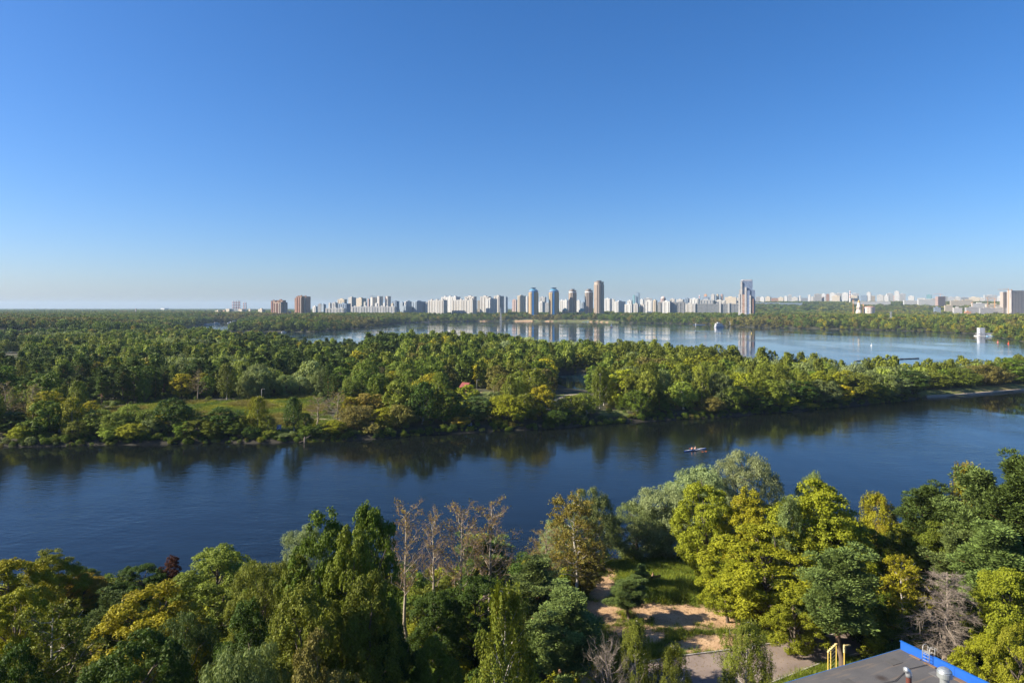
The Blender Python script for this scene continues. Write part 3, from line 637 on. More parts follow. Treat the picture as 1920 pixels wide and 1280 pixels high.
def bank_point(x, back):
    u = (x-960)/F; best = None
    for i in range(len(FS)-1):
        a, b = FS[i], FS[i+1]; den = (b[0]-a[0]) - u*(b[1]-a[1]); t = (u*a[1]-a[0])/den if abs(den) > 1e-9 else -1
        if 0 <= t <= 1: best = a + (b-a)*t
    return u*(best[1]+back), best[1]+back
used = []
for x, yt, wpx, back, kind, col, label in BANK:
    X, Y = bank_point(x, back + 1.5); g = max(hz(X, Y), .5); h = (H - (yt-HOR)*Y/F - g)*(1.14 if x < 1000 else 1.03)
    tree(kind, X, Y, g-.1, h, wpx*Y/F*1.22, col, label, 1, 'trees along the island bank'); used.append((X, Y))

# --- island: trees of the wood behind the bank
def scatter_pts(r, x0, x1, y0, y1, spacing):
    n = int((x1-x0)*(y1-y0)/(spacing*spacing)); nx = max(1, int((x1-x0)/spacing)); ny = max(1, int((y1-y0)/spacing))
    gx, gy = np.meshgrid(np.arange(nx), np.arange(ny)); q = np.stack([gx.ravel(), gy.ravel()], -1) + r.uniform(-.08, 1.08, (nx*ny, 2))
    return x0 + q[:,0]*(x1-x0)/nx, y0 + q[:,1]*(y1-y0)/ny
r2 = np.random.default_rng(21)
X, Y = scatter_pts(r2, -620, 470, 205, 1000, 7.8); sd = sd_water(X, Y)
mid_line = np.interp(X, FS[:,0], FS[:,1])
keep = (sd > 3.5) & (Y > mid_line + 2) & (np.abs(X/Y) < .82) & ((X > -300) | (Y < 760))
emb = (X > 190) & (Y < mid_line + 11); keep &= ~emb
for P in (MEADOW, HUT_GREEN, POND_GREEN, EDGE_GREEN, GLADE): keep &= ~in_poly(X, Y, P)
keep &= ~((np.hypot(X+21.5, (Y-340)) < 6.5)); keep &= ~((Y > 800) & (r2.random(len(X)) < .35))
pxx = 960 + X/Y*F
keep &= ~((pxx > 150) & (pxx < 650) & (Y < 286))
keep &= ~((pxx > 1026) & (pxx < 1122) & (Y < 358)) & ~((pxx < 48) & (Y > 400) & (Y < 605))      # open ground before the pond and before the hut
keep &= ~((pxx > 842) & (pxx < 914) & (Y < 339)) & ~((X > -50) & (X < -20) & (Y > 318) & (Y < 346))
U = np.array(used)
dmin = np.min(np.hypot(X[:,None]-U[None,:,0], Y[:,None]-U[None,:,1]), 1); keep &= dmin > 4.5
X, Y = X[keep], Y[keep]; o = np.argsort(Y); X, Y = X[o], Y[o]; Zg = hzs(X, Y)
px, py = 960 + X/Y*F, HOR + (H-14)/Y*F
n1 = np.sin(X/31+1.3)*np.cos(Y/43+.4) + .6*np.sin(X/17-Y/23); n2 = np.sin(X/53-2.1)*np.sin(Y/61+1.9) + .5*np.cos(X/24+Y/19)
sel = []
for i in range(len(X)):
    u = r2.random(); x = px[i]; y = Y[i]
    if x < 640 and 300 < y < 420 and n1[i] > -.2 and u < .75: k, c = ('pine', 'pine') if u < .62 else ('spruce', 'pine')
    elif 440 < x < 760 and 400 < y < 640 and u < .6: k, c = 'pine', 'pine'
    elif x < 700 and n1[i] > .55 and u < .6: k, c = 'pine', 'pine'
    elif n2[i] > .7: k, c = 'willow', ('silver' if u < .25 else 'greygreen' if u < .7 else 'light')
    elif n2[i] < -.75 and u < .7: k, c = 'maple', ('brown' if u < .3 else 'olive')
    elif x > 1150: k, c = (('poplar', 'olive') if u < .36 else ('birch', 'olive') if u < .62 else ('maple', 'green') if u < .72 else ('willow', 'greygreen') if u < .9 else ('maple', 'yellowgreen'))
    else: k, c = (('birch', 'olive') if u < .3 else ('poplar', 'green') if u < .52 else ('maple', 'olive') if u < .7 else ('maple', 'green') if u < .84 else ('birch', 'light') if u < .93 else ('maple', 'gold') if u < .97 else ('bare', 'brown'))
    hgt = {'pine': 15, 'spruce': 14, 'willow': 12.5, 'maple': 13.2, 'poplar': 15.5, 'birch': 15, 'bare': 13}[k]*r2.uniform(.66, 1.2)
    if x > 1690: hgt *= .72
    elif x > 1540: hgt *= .84
    if 690 < x < 1000 and y > 440: hgt *= 1.2
    if 540 < x < 690 and y > 430: hgt *= .82
    if x < 640 and y < 300 and in_poly([X[i]], [y-14], MEADOW)[0] == False and y > 285 and 380 < x < 640 and u < .8: k, c, hgt = 'shrub', ('gold' if u < .35 else 'olive'), hgt*.55
    wd = hgt*{'pine': .56, 'spruce': .42, 'willow': 1.05, 'maple': .92, 'poplar': .60, 'birch': .52, 'bare': .6, 'shrub': 1.1}[k]*r2.uniform(.9, 1.15)
    sel.append((k, c, X[i], Y[i], Zg[i], hgt, wd))
def PLACE(x, y):
    z = [(150, 'at the left end of the island'), (400, 'behind the light round willows'), (640, 'at the back of the meadow'), (770, 'right of the meadow'), (900, 'left of the red-roofed hut'), (1020, 'right of the red-roofed hut'), (1150, 'around the pond'),
         (1300, 'right of the pond'), (1450, 'behind the conical spruce bank'), (1600, 'on the long wooded bank'), (9999, 'near the embankment')]
    return [t for lim, t in z if x < lim][0] + ('' if y < 330 else ', second rows' if y < 380 else ', farther back')
ORD = ['first', 'second', 'third', 'fourth', 'fifth', 'sixth', 'seventh', 'eighth', 'ninth', 'tenth', 'eleventh', 'twelfth'] + ['%s' % w for w in 'thirteenth fourteenth fifteenth sixteenth seventeenth eighteenth nineteenth twentieth'.split()] + ['twenty-' + w for w in 'first second third fourth fifth sixth seventh eighth ninth'.split()]
def ordinals(items):
    """items: (base label, photo x) -> labels that say which one, counted from the left among those alike"""
    out = [None]*len(items); by = {}
    for i, (l, x) in enumerate(items): by.setdefault(l, []).append((x, i))
    for l, v in by.items():
        v.sort(); n = len(v)
        for k, (_, i) in enumerate(v):
            w = '' if n == 1 else ('left one', 'right one')[k] if n == 2 else ('leftmost' if k == 0 else 'rightmost' if k == n-1 else (ORD[k] if k < len(ORD) else 'number %d' % (k+1)) + ' from the left')
            out[i] = l + (', ' + w if w else '')
    return out
CW = {'pine': 'dark green', 'silver': 'silvery', 'greygreen': 'grey-green', 'light': 'light green', 'olive': 'olive', 'brown': 'brownish', 'green': 'mid-green', 'yellowgreen': 'yellow-green', 'gold': 'golden', 'dark': 'dark'}
TW = {'pine': 'pine', 'spruce': 'spruce', 'willow': 'willow', 'maple': 'broad tree', 'poplar': 'poplar', 'birch': 'birch', 'bare': 'bare tree', 'shrub': 'bush'}
NIND = 290
base = [('%s %s %s' % (CW[s[1]], TW[s[0]], PLACE(960 + s[2]/s[3]*F, s[3])), 960 + s[2]/s[3]*F) for s in sel[:NIND]]
for (k, c, x, y, z, hg, wd), lab, (bl, _) in zip(sel[:NIND], ordinals(base), base):
    tree(k, x, y, z-.1, hg, wd, c, lab, 1, 'island wood: ' + bl)

# --- everything farther off, spread as instances over points
def variants(name, kinds, n, ls, seeds):
    c = bpy.data.collections.new(name)
    for kind in kinds:
        for s in seeds:
            parts, h0, w0 = gen_tree(kind, 900 + 10*s + len(kind), n, ls); V, Fq, at_, mk = parts['crown']; h0, w0 = extent(parts, w0)
            V = V/np.array([w0, w0, h0]); me = np_mesh(name, V, Fq, {'leaf': LEAF_I, 'needle': NEEDLE_I}[mk], at_)
            c.objects.link(bpy.data.objects.new('%s_%02d' % (name, len(c.objects)), me))
    return c
def spread(name, coll, P, scale, tint, label, pick=None, kind='stuff', tilt=False):
    n = len(P); me = bpy.data.meshes.new(name); me.vertices.add(n); me.vertices.foreach_set('co', np.ascontiguousarray(P, np.float32).ravel())
    a = me.attributes.new('tint', 'FLOAT_COLOR', 'POINT'); a.data.foreach_set('color', np.ascontiguousarray(tint, np.float32).ravel())
    a = me.attributes.new('size', 'FLOAT_VECTOR', 'POINT'); a.data.foreach_set('vector', np.ascontiguousarray(scale, np.float32).ravel())
    a = me.attributes.new('turn', 'FLOAT_VECTOR', 'POINT'); rr = np.zeros((n, 3), np.float32); rr[:,2] = rng.random(n)*6.283; a.data.foreach_set('vector', rr.ravel())
    a = me.attributes.new('which', 'INT', 'POINT'); a.data.foreach_set('value', np.ascontiguousarray(pick if pick is not None else rng.integers(0, len(coll.objects), n), np.int32))
    o = link_mesh(name, me); t = bpy.data.node_groups.new(name, 'GeometryNodeTree')
    t.interface.new_socket('Geometry', in_out='INPUT', socket_type='NodeSocketGeometry'); t.interface.new_socket('Geometry', in_out='OUTPUT', socket_type='NodeSocketGeometry')
    gi = t.nodes.new('NodeGroupInput'); go = t.nodes.new('NodeGroupOutput'); ip = t.nodes.new('GeometryNodeInstanceOnPoints'); ci = t.nodes.new('GeometryNodeCollectionInfo')
    ci.inputs['Collection'].default_value = coll; ci.inputs['Separate Children'].default_value = True; ci.inputs['Reset Children'].default_value = True
    ip.inputs['Pick Instance'].default_value = True
    def na(nm, dt): q = t.nodes.new('GeometryNodeInputNamedAttribute'); q.data_type = dt; q.inputs['Name'].default_value = nm; return q.outputs['Attribute']
    er = t.nodes.new('FunctionNodeEulerToRotation'); t.links.new(na('turn', 'FLOAT_VECTOR'), er.inputs[0])
    t.links.new(gi.outputs[0], ip.inputs['Points']); t.links.new(ci.outputs[0], ip.inputs['Instance']); t.links.new(na('which', 'INT'), ip.inputs['Instance Index'])
    t.links.new(er.outputs[0], ip.inputs['Rotation']); t.links.new(na('size', 'FLOAT_VECTOR'), ip.inputs['Scale']); t.links.new(ip.outputs[0], go.inputs[0])
    md = o.modifiers.new('spread', 'NODES'); md.node_group = t
    return tag(o, label, name.replace('_', ' ').split()[-1], kind=kind)
VM = variants('mid_tree', ['maple', 'birch', 'poplar', 'willow', 'pine'], 1700, .85, (1, 2))          # order: two of each kind
VF = variants('far_tree', ['maple', 'willow', 'pine'], 420, 1.55, (3, 4, 5))
VS = variants('low_bush', ['shrub'], 1500, 1.0, (6, 7, 8))
def tints(names, n, jit=.28):
    T = np.array([[*COLS[c][0], COLS[c][1]] for c in names]); T[:,:3] *= 1 + rng.uniform(-jit, jit, (n, 1)); T[:,1] *= 1.09; T[:,2] *= .8; T[:,:3] *= 1.14; return T
rest = sel[NIND:]
if rest:
    KI = {'maple': 0, 'birch': 1, 'poplar': 2, 'willow': 3, 'pine': 4, 'spruce': 4, 'bare': 1, 'shrub': 0}
    spread('island_wood', VM, np.array([(s[2], s[3], s[4]-.1) for s in rest]), np.array([(s[6], s[6], s[5]) for s in rest]), tints([s[1] for s in rest], len(rest)),
           'mass of trees filling the island behind the trees near the bank', pick=[KI[s[0]]*2 + int(rng.integers(0, 2)) for s in rest])
# undergrowth of the island and of the near bank
X, Y = scatter_pts(r2, -200, 330, 208, 470, 4.6); sd = sd_water(X, Y); ml = np.interp(X, FS[:,0], FS[:,1])
kp = (sd > .3) & (Y > ml) & (np.abs(X/Y) < .8) & ~((X > 192) & (Y < ml+12))
for P in (HUT_GREEN, POND_GREEN, GLADE): kp &= ~in_poly(X, Y, P)
inm = in_poly(X, Y, MEADOW); kp &= ~(inm & (r2.random(len(X)) < .72)); kp &= (sd > 1.2) | (r2.random(len(X)) < .8)
pq = 960 + X/Y*F; kp &= ~((pq > 1026) & (pq < 1122) & (Y > 300) & (Y < 362)) & ~((pq > 846) & (pq < 914) & (Y > 285) & (Y < 345))
X, Y = X[kp], Y[kp]; hh = r2.uniform(1.2, 3.4, len(X))*np.where(inm[kp], .28, 1.0)
sx = r2.uniform(-210, 196, 900); sy = np.interp(sx, FS[:,0], FS[:,1]) + r2.uniform(-.3, 3.2, 900); X, Y = np.concatenate([X, sx]), np.concatenate([Y, sy]); hh = np.concatenate([hh*.75, r2.uniform(.5, 1.7, 900)*r2.uniform(.6, 1.3, 900)]); Z = np.maximum(hzs(X, Y), .15)
spread('island_undergrowth', VS, np.stack([X, Y, Z-.15], -1), np.stack([hh*1.5, hh*1.5, hh], -1),
       tints(list(r2.choice(['green', 'olive', 'dark', 'brown', 'yellowgreen', 'greygreen'], len(X), p=[.34, .18, .34, .05, .03, .06])), len(X)), 'bushes and saplings under the island trees')
X, Y = scatter_pts(r2, -75, 120, 40, 150, 2.3); sd = sd_water(X, Y); kp = (sd > .4) & (np.abs(X) < Y*.86+4)
kp &= ~in_poly(X, Y, CLEAR) & ~in_poly(X, Y, ROAD)
kp &= ~((X > 9) & (X < 31) & (Y > 100) & (Y < 112))
kp &= ~((X > 17) & (X < 44) & (Y < 73)); X, Y = X[kp], Y[kp]; hh = r2.uniform(1.0, 3.6, len(X)); Z = hzs(X, Y)
spread('near_undergrowth', VS, np.stack([X, Y, Z-.15], -1), np.stack([hh*1.3, hh*1.3, hh], -1),
       tints(list(r2.choice(['green', 'olive', 'dark', 'yellowgreen', 'gold'], len(X), p=[.34, .22, .24, .14, .06])), len(X)), 'shrubs and saplings between the trees of the near bank')
# woods beyond the lake
pts = []
for y0, y1, sp, xa, xb in ((760, 1300, 13, -.95, -.28), (1200, 2000, 14, -.9, -.16), (860, 1700, 13, .22, .95), (1700, 2700, 15, -.9, .9), (2700, 4200, 30, -.9, .95), (4200, 7500, 55, -.95, .9), (7500, 12000, 95, -.95, .2)):
    X, Y = scatter_pts(r2, y1*xa, y1*xb, y0, y1, sp); q = X/Y; kp = (q > xa-.02) & (q < xb+.02); pts.append(np.stack([X[kp], Y[kp], np.full(kp.sum(), sp)], -1))
pts = np.concatenate(pts); sd = sd_water(pts[:,0], pts[:,1]); q = pts[:,0]/pts[:,1]
kp = sd > 2
kp &= ~((sd < 16) & (pts[:,1] > 1900) & (q > -.02) & (q < .16) & (r2.random(len(pts)) < .93))               # open beach and lawn
kp &= ~((sd < 45) & (pts[:,1] > 1900) & (q > .0) & (q < .155) & (r2.random(len(pts)) < .75))
kp &= ~((q > .545) & (q < .80) & (pts[:,1] > 1900) & (pts[:,1] < 2500) & (r2.random(len(pts)) < .93))       # building site
FARP, FARSD = pts[kp], sd[kp]

sh = []
for P in (POLYS[1],):
    for i in range(len(P)):
        a, b = P[i], P[(i+1) % len(P)]
        if a[1] < 860 or abs(a[0]/a[1]) > 1.0: continue
        L = np.hypot(*(b-a))
        for k in range(max(1, int(L/4.5))): sh.append(a + (b-a)*r2.random() + r2.normal(size=2)*2.0)
SHORE = np.array(sh); ssd = sd_water(SHORE[:,0], SHORE[:,1]); qq = SHORE[:,0]/SHORE[:,1]
kk = (ssd > -1.5) & ~((SHORE[:,1] > 1900) & (qq > -.02) & (qq < .155) & (r2.random(len(SHORE)) < .85)); SHORE = SHORE[kk]
FARP = np.concatenate([FARP, np.column_stack([SHORE, np.full(len(SHORE), 7.5)])]); FARSD = np.concatenate([FARSD, np.full(len(SHORE), 1.0)])
P_far = FARP; nF = len(P_far); qf = P_far[:,0]/P_far[:,1]; yf = P_far[:,1]
hF = r2.uniform(9.5, 16.5, nF)*np.where(FARSD <= 1.0, .42, 1.0); wF = np.clip(P_far[:,2]*r2.uniform(.85, 1.35, nF), 8, None)
ZF = np.maximum(hzs(P_far[:,0], yf), .4)
nn = np.sin(P_far[:,0]/140+1)*np.cos(yf/170) + r2.normal(size=nF)*.35
names = np.where(nn > .55, 'brown', np.where(nn < -.6, 'olive', np.where(r2.random(nF) < .25, 'dark', 'green')))
names = np.where((qf > .45) & (r2.random(nF) < .5), 'olive', names); names = np.where((qf > .45) & (r2.random(nF) < .12), 'gold', names)
names = np.where((r2.random(nF) < .03), 'rust', names)
for nm, lo, hi, lab in (('far_bank_wood', 0, 2700, 'band of trees along the far shore of the lake'), ('distant_wood', 2700, 1e9, 'distant woods reaching to the horizon')):
    k = (yf >= lo) & (yf < hi)
    spread(nm, VF, np.stack([P_far[k,0], yf[k], ZF[k]-.3], -1), np.stack([wF[k], wF[k], hF[k]], -1), tints(list(names[k]), int(k.sum())), lab)

# ---------------------------------------------------------------- the city across the lake
_fac = {}
def facade(col, win=(0.10, 0.13, 0.17), bay=3.3, wx=(.24, .80), wz=(.28, .78), band=None):
    key = (col, win, bay, wx, wz, band)
    if key in _fac: return _fac[key]
    m, t, b = new_mat('facade_%d' % len(_fac)); _fac[key] = m
    tc = N(t, 'ShaderNodeTexCoord'); sp = N(t, 'ShaderNodeSeparateXYZ'); t.links.new(tc.outputs['Object'], sp.inputs[0])
    hx = mth(t, 'ADD', sp.outputs[0], sp.outputs[1])
    fx = mth(t, 'FRACT', mth(t, 'DIVIDE', mth(t, 'ADD', hx, 500.0), bay)); fz = mth(t, 'FRACT', mth(t, 'DIVIDE', mth(t, 'ADD', sp.outputs[2], 300.0), 3.0))
    def gate(v, lo, hi): return mth(t, 'MULTIPLY', mth(t, 'GREATER_THAN', v, lo), mth(t, 'LESS_THAN', v, hi))
    mask = mth(t, 'MULTIPLY', gate(fx, *wx), gate(fz, *wz))
    nz = N(t, 'ShaderNodeTexNoise', Scale=0.11, Detail=3.0); t.links.new(tc.outputs['Object'], nz.inputs['Vector'])
    wn = N(t, 'ShaderNodeTexWhiteNoise', noise_dimensions='2D'); cb = N(t, 'ShaderNodeCombineXYZ')
    t.links.new(mth(t, 'FLOOR', mth(t, 'DIVIDE', mth(t, 'ADD', hx, 500.0), bay)), cb.inputs[0]); t.links.new(mth(t, 'FLOOR', mth(t, 'DIVIDE', mth(t, 'ADD', sp.outputs[2], 300.0), 3.0)), cb.inputs[1]); t.links.new(cb.outputs[0], wn.inputs['Vector'])
    wall = mixc(t, nz.outputs[0], tuple(c*.86 for c in col), tuple(min(1, c*1.1) for c in col))
    if band:
        col2, z1, z2 = band; wall = mixc(t, gate(sp.outputs[2], z1, z2), wall, col2)
    pane = mixc(t, wn.outputs[0], tuple(c*.6 for c in win), tuple(min(1, c*1.9) for c in win))
    t.links.new(mixc(t, mask, wall, pane), b.inputs['Base Color'])
    b.inputs['Roughness'].default_value = 0.6; return m
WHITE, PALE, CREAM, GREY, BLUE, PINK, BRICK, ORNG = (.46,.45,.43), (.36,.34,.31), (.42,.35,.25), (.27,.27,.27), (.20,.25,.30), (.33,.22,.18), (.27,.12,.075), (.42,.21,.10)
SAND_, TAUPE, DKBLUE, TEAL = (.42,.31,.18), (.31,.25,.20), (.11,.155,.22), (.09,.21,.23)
CITY = 'city blocks across the lake'
def frame(x0, x1, yt, Y, s, theta=36):
    if Y < 2600 and 540 < x0 < 1320: Y = 2300 + (Y-2150)*.7
    Wm = (x1-x0)*Y/F; th = math.radians(theta)
    if s <= 0: a, d, rz = Wm*.97, max(9.0, min(16.0, Wm*.35)), -math.radians(15)
    else: a, d, rz = (1-s)*Wm/math.cos(th), s*Wm/math.sin(th), -th
    p = at(x0, yt, Y); g = hz(p.x + Wm/2, Y) - 1.5
    return p, g, a, d, rz
def block(x0, x1, yt, Y, col, s, label, style='point', group=None, win=(0.10,0.13,0.17), name='apartment_block', extra=None):
    p, g, a, d, rz = frame(x0, x1, yt, Y, s); h = p.z - g
    e = empty(name, (p.x, p.y, g), rz, label, 'building', group)
    body = MB(); wmat = facade(col, win, *( (3.3,(.24,.80),(.28,.78)) if style != 'grid' else (4.2,(.16,.86),(.2,.82)) ))
    trim = plain(tuple(min(.8, c*1.08) for c in col), .8); dark = plain(tuple(c*.84 for c in col), .7)
    small = (x1-x0) < 9 or Y > 3000
    if style in ('slab', 'grid') and a > 30 and not small:       # sections stepped forward and back
        n = max(2, int(round(a/22.0))); w = a/n
        for i in range(n):
            f = MB(); f.box(i*w+.02, (i+1)*w-.02, (-.35 if i % 2 else 0.0), d, 0, h - (0 if (i*7) % 3 else .6)); f.build('section', wmat, e)
            if style == 'slab':
                for q in (.25, .75):
                    bm = MB(); bm.box(i*w+w*q-1.7, i*w+w*q+1.7, -1.1, -.353 if i % 2 else -.003, 3, h-3); bm.build('balcony_stack', dark if (i+int(q*4)) % 2 else trim, e)
            lh = MB(); lh.box(i*w+w*.35, i*w+w*.62, d*.3, d*.7, h-.7, h+3.2); lh.build('lift_house', trim, e)
        if style == 'grid':
            for q in extra or ():
                bm = MB(); bm.box(a*q-2.6, a*q+2.6, -2.6, d*.5, 0, h+2.5); bm.build('stair_tower', plain((.50,.49,.47), .8), e)
    else:
        body.box(0, a, 0, d, 0, h); body.build('wall', wmat, e)
        MB().box(-.35, a+.35, -.35, d+.35, h, h+1.1).build('parapet', trim, e)
        if not small or h > 35:
            MB().box(a*.30, a*.62, d*.28, d*.7, h+1.1, h+4.2).build('lift_house', trim, e)
        if style == 'point' and a > 9 and not small:
            n = max(1, int(a/11))
            for i in range(n):
                cx = a*(i+.5)/n; MB().box(cx-1.8, cx+1.8, -1.3, -.003, 4, h-2).build('balcony_stack', trim if i % 2 else dark, e)
            if s > 0 and d > 9: MB().box(a+.003, a+1.3, d*.5-1.8, d*.5+1.8, 4, h-2).build('balcony_stack', trim, e)
    return e
def B(*a, **k): return block(*a, **k)
# left to right, front rows first
B(586,596,575,2400,WHITE,.3,'small white block right of the taller brick tower'); B(596,602.5,570.5,2600,PALE,0,'narrow pale block with a red sign on its roof')
B(602.5,611,571,2500,BLUE,.4,'bluish block left of the front white slab'); B(616,622,569,2700,PALE,.4,'slim pale tower behind the front white slab'); B(622,634,568,2650,GREY,.3,'grey tower behind the front white slab')
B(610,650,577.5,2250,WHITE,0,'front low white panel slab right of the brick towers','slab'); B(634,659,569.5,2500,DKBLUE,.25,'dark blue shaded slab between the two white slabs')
B(659,750,574.5,2330,WHITE,0,'long white panel slab in many sections','slab'); B(682,688,567,2420,PALE,.4,'pale stair tower rising behind the long white slab'); B(703,709,569.5,2430,WHITE,.3,'white tower just above the long white slab')
B(718,724,569,2430,WHITE,.3,'white tower above the right part of the long white slab'); B(733,739,570,2430,CREAM,.3,'cream tower at the right of the long white slab')
B(633,652,561.5,3000,CREAM,.2,'cream block on the left of the back row'); B(653,667,558,3050,PALE,.45,'stepped pale block in the back row'); B(667,687,559.5,3100,CREAM,.35,'cream and blue block with dark right side in the back row')
B(689,694,561,3200,PINK,.4,'narrow reddish block in the back row'); B(734,749,565,2900,DKBLUE,.3,'dark block right of the white round towers'); B(750,758,567,2950,BLUE,.3,'small bluish block in the back row')
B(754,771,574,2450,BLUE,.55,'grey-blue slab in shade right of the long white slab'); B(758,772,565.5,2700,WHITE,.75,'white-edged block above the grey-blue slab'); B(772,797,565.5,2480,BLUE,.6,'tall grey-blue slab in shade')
B(797,801,567.5,2500,WHITE,0,'thin white block beside the large grey slab')
B(802,840,562.5,2230,PALE,.16,'large grey-beige slab, leftmost of the big riverside slabs','slab'); B(827,864,556.5,2420,WHITE,.2,'white-topped slab behind the leftmost riverside slab','slab')
B(847,895,562,2250,PALE,.14,'large grey-beige slab with a dark right end','slab'); B(871,894,556.5,2460,PALE,.2,'pale slab behind the second riverside slab'); B(895,900,564.5,2600,CREAM,0,'thin cream block between two riverside slabs')
B(900,921.5,556.5,2400,PALE,.25,'wide slab behind the white-ended block'); B(911,932,560.5,2220,WHITE,.62,'white-ended block with a long shaded side'); B(926,945,555.5,2330,PALE,.45,'tall block right of the white-ended block'); B(945,952,557.5,2450,BLUE,.5,'bluish block at the end of the riverside slabs')
B(960,969.5,562.5,2900,PINK,.2,'pink block left of the round towers'); B(970,986,554.8,2700,CREAM,.7,'tall cream and blue block left of the round towers'); B(986,991,556.5,2650,WHITE,.4,'narrow white tower touching the first round tower')
B(1011,1024,557.5,2800,GREY,.2,'grey tower between the two blue-striped round towers'); B(1010,1022,566.5,2500,WHITE,.45,'pale low block between the two blue-striped round towers'); B(1022,1030,568,2550,WHITE,0,'white block left of the second round tower')
B(1049,1066,562.5,2700,WHITE,.2,'white block between the second and third round towers','slab'); B(1081,1088,564,2750,WHITE,.2,'white block right of the third round tower'); B(1088,1097,567,2600,BLUE,.4,'bluish block left of the dark round tower')
B(1133,1147,560.5,2900,WHITE,.3,'white block right of the tallest round tower'); B(1152,1176,565.5,2450,WHITE,.72,'white block with long blue shaded side'); B(1171,1187,571,2350,WHITE,.25,'low white block in front of the blue shaded side')
B(1187,1199,570,2400,PALE,.35,'pale low block, left of the row'); B(1200,1209,571,2400,PALE,.2,'pale low block, right of the row'); B(1210,1222.5,564.5,2200,WHITE,.12,'tall plain white tower block')
B(1224,1233,563.5,2450,CREAM,.45,'brownish cream block beside the plain white tower'); B(1233,1243,567,2380,PALE,0,'pale block between two white towers'); B(1242,1256,565.5,2180,WHITE,.15,'second tall white tower block')
B(1257,1285,566,2170,GREY,.0,'block with white edge and dark window columns','slab', win=(.05,.07,.10)); B(1285,1301,570,2400,PALE,.2,'pale block left of the long grid slab')
B(1300.5,1388,569.5,2260,GREY,0,'long grey slab with a dense window grid and white stair towers','grid', extra=(.02,.56,.74), win=(.09,.11,.13))
B(1145,1153,562,3000,PALE,.2,'pale distant tower behind the blue-sided block',group=CITY); B(1176,1186,564,3000,WHITE,.3,'white distant block left of the glass towers'); B(1200,1207,562,3000,WHITE,.3,'white distant block right of the glass towers')
B(1207,1223,559.5,3300,WHITE,0,'flat white roofline behind the plain white tower'); B(1284,1293,560,3000,DKBLUE,.4,'dark blue block behind the pale block'); B(1293,1311,560.5,2900,WHITE,.25,'white block above the long grid slab')
B(1256,1266,561,3000,PALE,.2,'pale block behind the window-column block'); B(1268,1283,562,3050,PALE,.3,'second pale block behind the window-column block')
B(1311,1338,562.5,3000,WHITE,0,'long low white block above the grid slab'); B(1338,1358,563.5,3000,PALE,.1,'long pale block above the grid slab'); B(1359,1378,557.5,3300,CREAM,.1,'cream block left of the stepped tower'); B(1378,1388,560,3300,PALE,.1,'pale block touching the stepped tower')
B(1333,1341,552.5,3400,PALE,.35,'leftmost of three distant towers above the grid slab'); B(1343,1349,552.5,3400,CREAM,.5,'middle of three distant towers above the grid slab'); B(1351,1357,552.5,3400,PINK,.5,'rightmost, reddish one of three distant towers above the grid slab')
B(1317,1329,557.5,3300,DKBLUE,.2,'dark block carrying a red top behind the grid slab'); B(1320,1325.5,552.5,3320,ORNG,.2,'red block rising out of the dark block')
B(1186,1191,554,3600,TEAL,.3,'lower blue glass tower','glass',win=(.10,.2,.28),name='glass_tower'); B(1193,1199,549.5,3600,DKBLUE,.35,'taller blue glass tower','glass',win=(.10,.2,.28),name='glass_tower')
# the far skyline on the rise at the right
FARROW = [(1417,1425,557,PALE),(1425,1434,557.5,WHITE),(1435,1447,557,CREAM),(1447,1459,559,ORNG),(1459,1470,558,CREAM),(1470,1478,556,WHITE),(1478,1484,553,WHITE),(1484,1497,557.5,PALE),(1498,1502,555,WHITE),(1502,1514,559,GREY),
 (1515,1520,553.5,WHITE),(1520,1527,557,PALE),(1527,1540,551.5,PALE),(1530,1545,557,PINK),(1540,1550,551.5,WHITE),(1550,1555,552,ORNG),(1556,1566,549.5,WHITE),(1560,1578,555,CREAM),(1567,1578,550.5,WHITE),(1579,1591,549.5,WHITE),(1587,1612,555,CREAM),
 (1597,1610,550.5,WHITE),(1614,1626,554.5,DKBLUE),(1625,1634,548.5,WHITE),(1627,1640,555,CREAM),(1644,1657,553.5,PALE),(1657,1668,554.5,WHITE),(1663,1674,550.5,WHITE),(1677,1686,546.5,WHITE),(1671,1685,555.5,PINK),(1687,1697,551,WHITE),(1703,1714,555.5,WHITE),
 (1737,1748,553,TEAL),(1765,1776,556,PALE),(1776,1790,557.5,GREY),(1790,1802,557,PALE),(1802,1815,558,GREY),(1815,1836,557.5,CREAM),(1836,1846,558.5,PALE),(1846,1867,553.5,WHITE),(1867,1881,556.5,WHITE),(1720,1737,559,PALE),(1748,1760,560,CREAM)]
def far_label(x0, c):
    if c is TEAL: return 'lone teal block in the distant skyline on the right'
    if c is DKBLUE: return 'lone dark blue block in the distant skyline on the right'
    if x0 == 1677: return 'tallest white block in the distant skyline on the right'
    w = {id(PALE): 'grey-white', id(WHITE): 'white', id(CREAM): 'cream', id(ORNG): 'orange', id(PINK): 'pinkish', id(GREY): 'grey'}[id(c)]
    return '%s block in the distant skyline %s' % (w, 'just right of the stepped tower' if x0 < 1515 else 'above the church' if x0 < 1645 else 'behind the building site')
fb = [(far_label(r[0], r[3]), r[0]) for r in FARROW]
for i, ((x0, x1, yt, c), lab) in enumerate(zip(FARROW, ordinals(fb))):
    B(x0, x1, yt, 4100+(i*37) % 300, c, (.0, .3, .4)[i % 3], lab, group='distant skyline on the right')
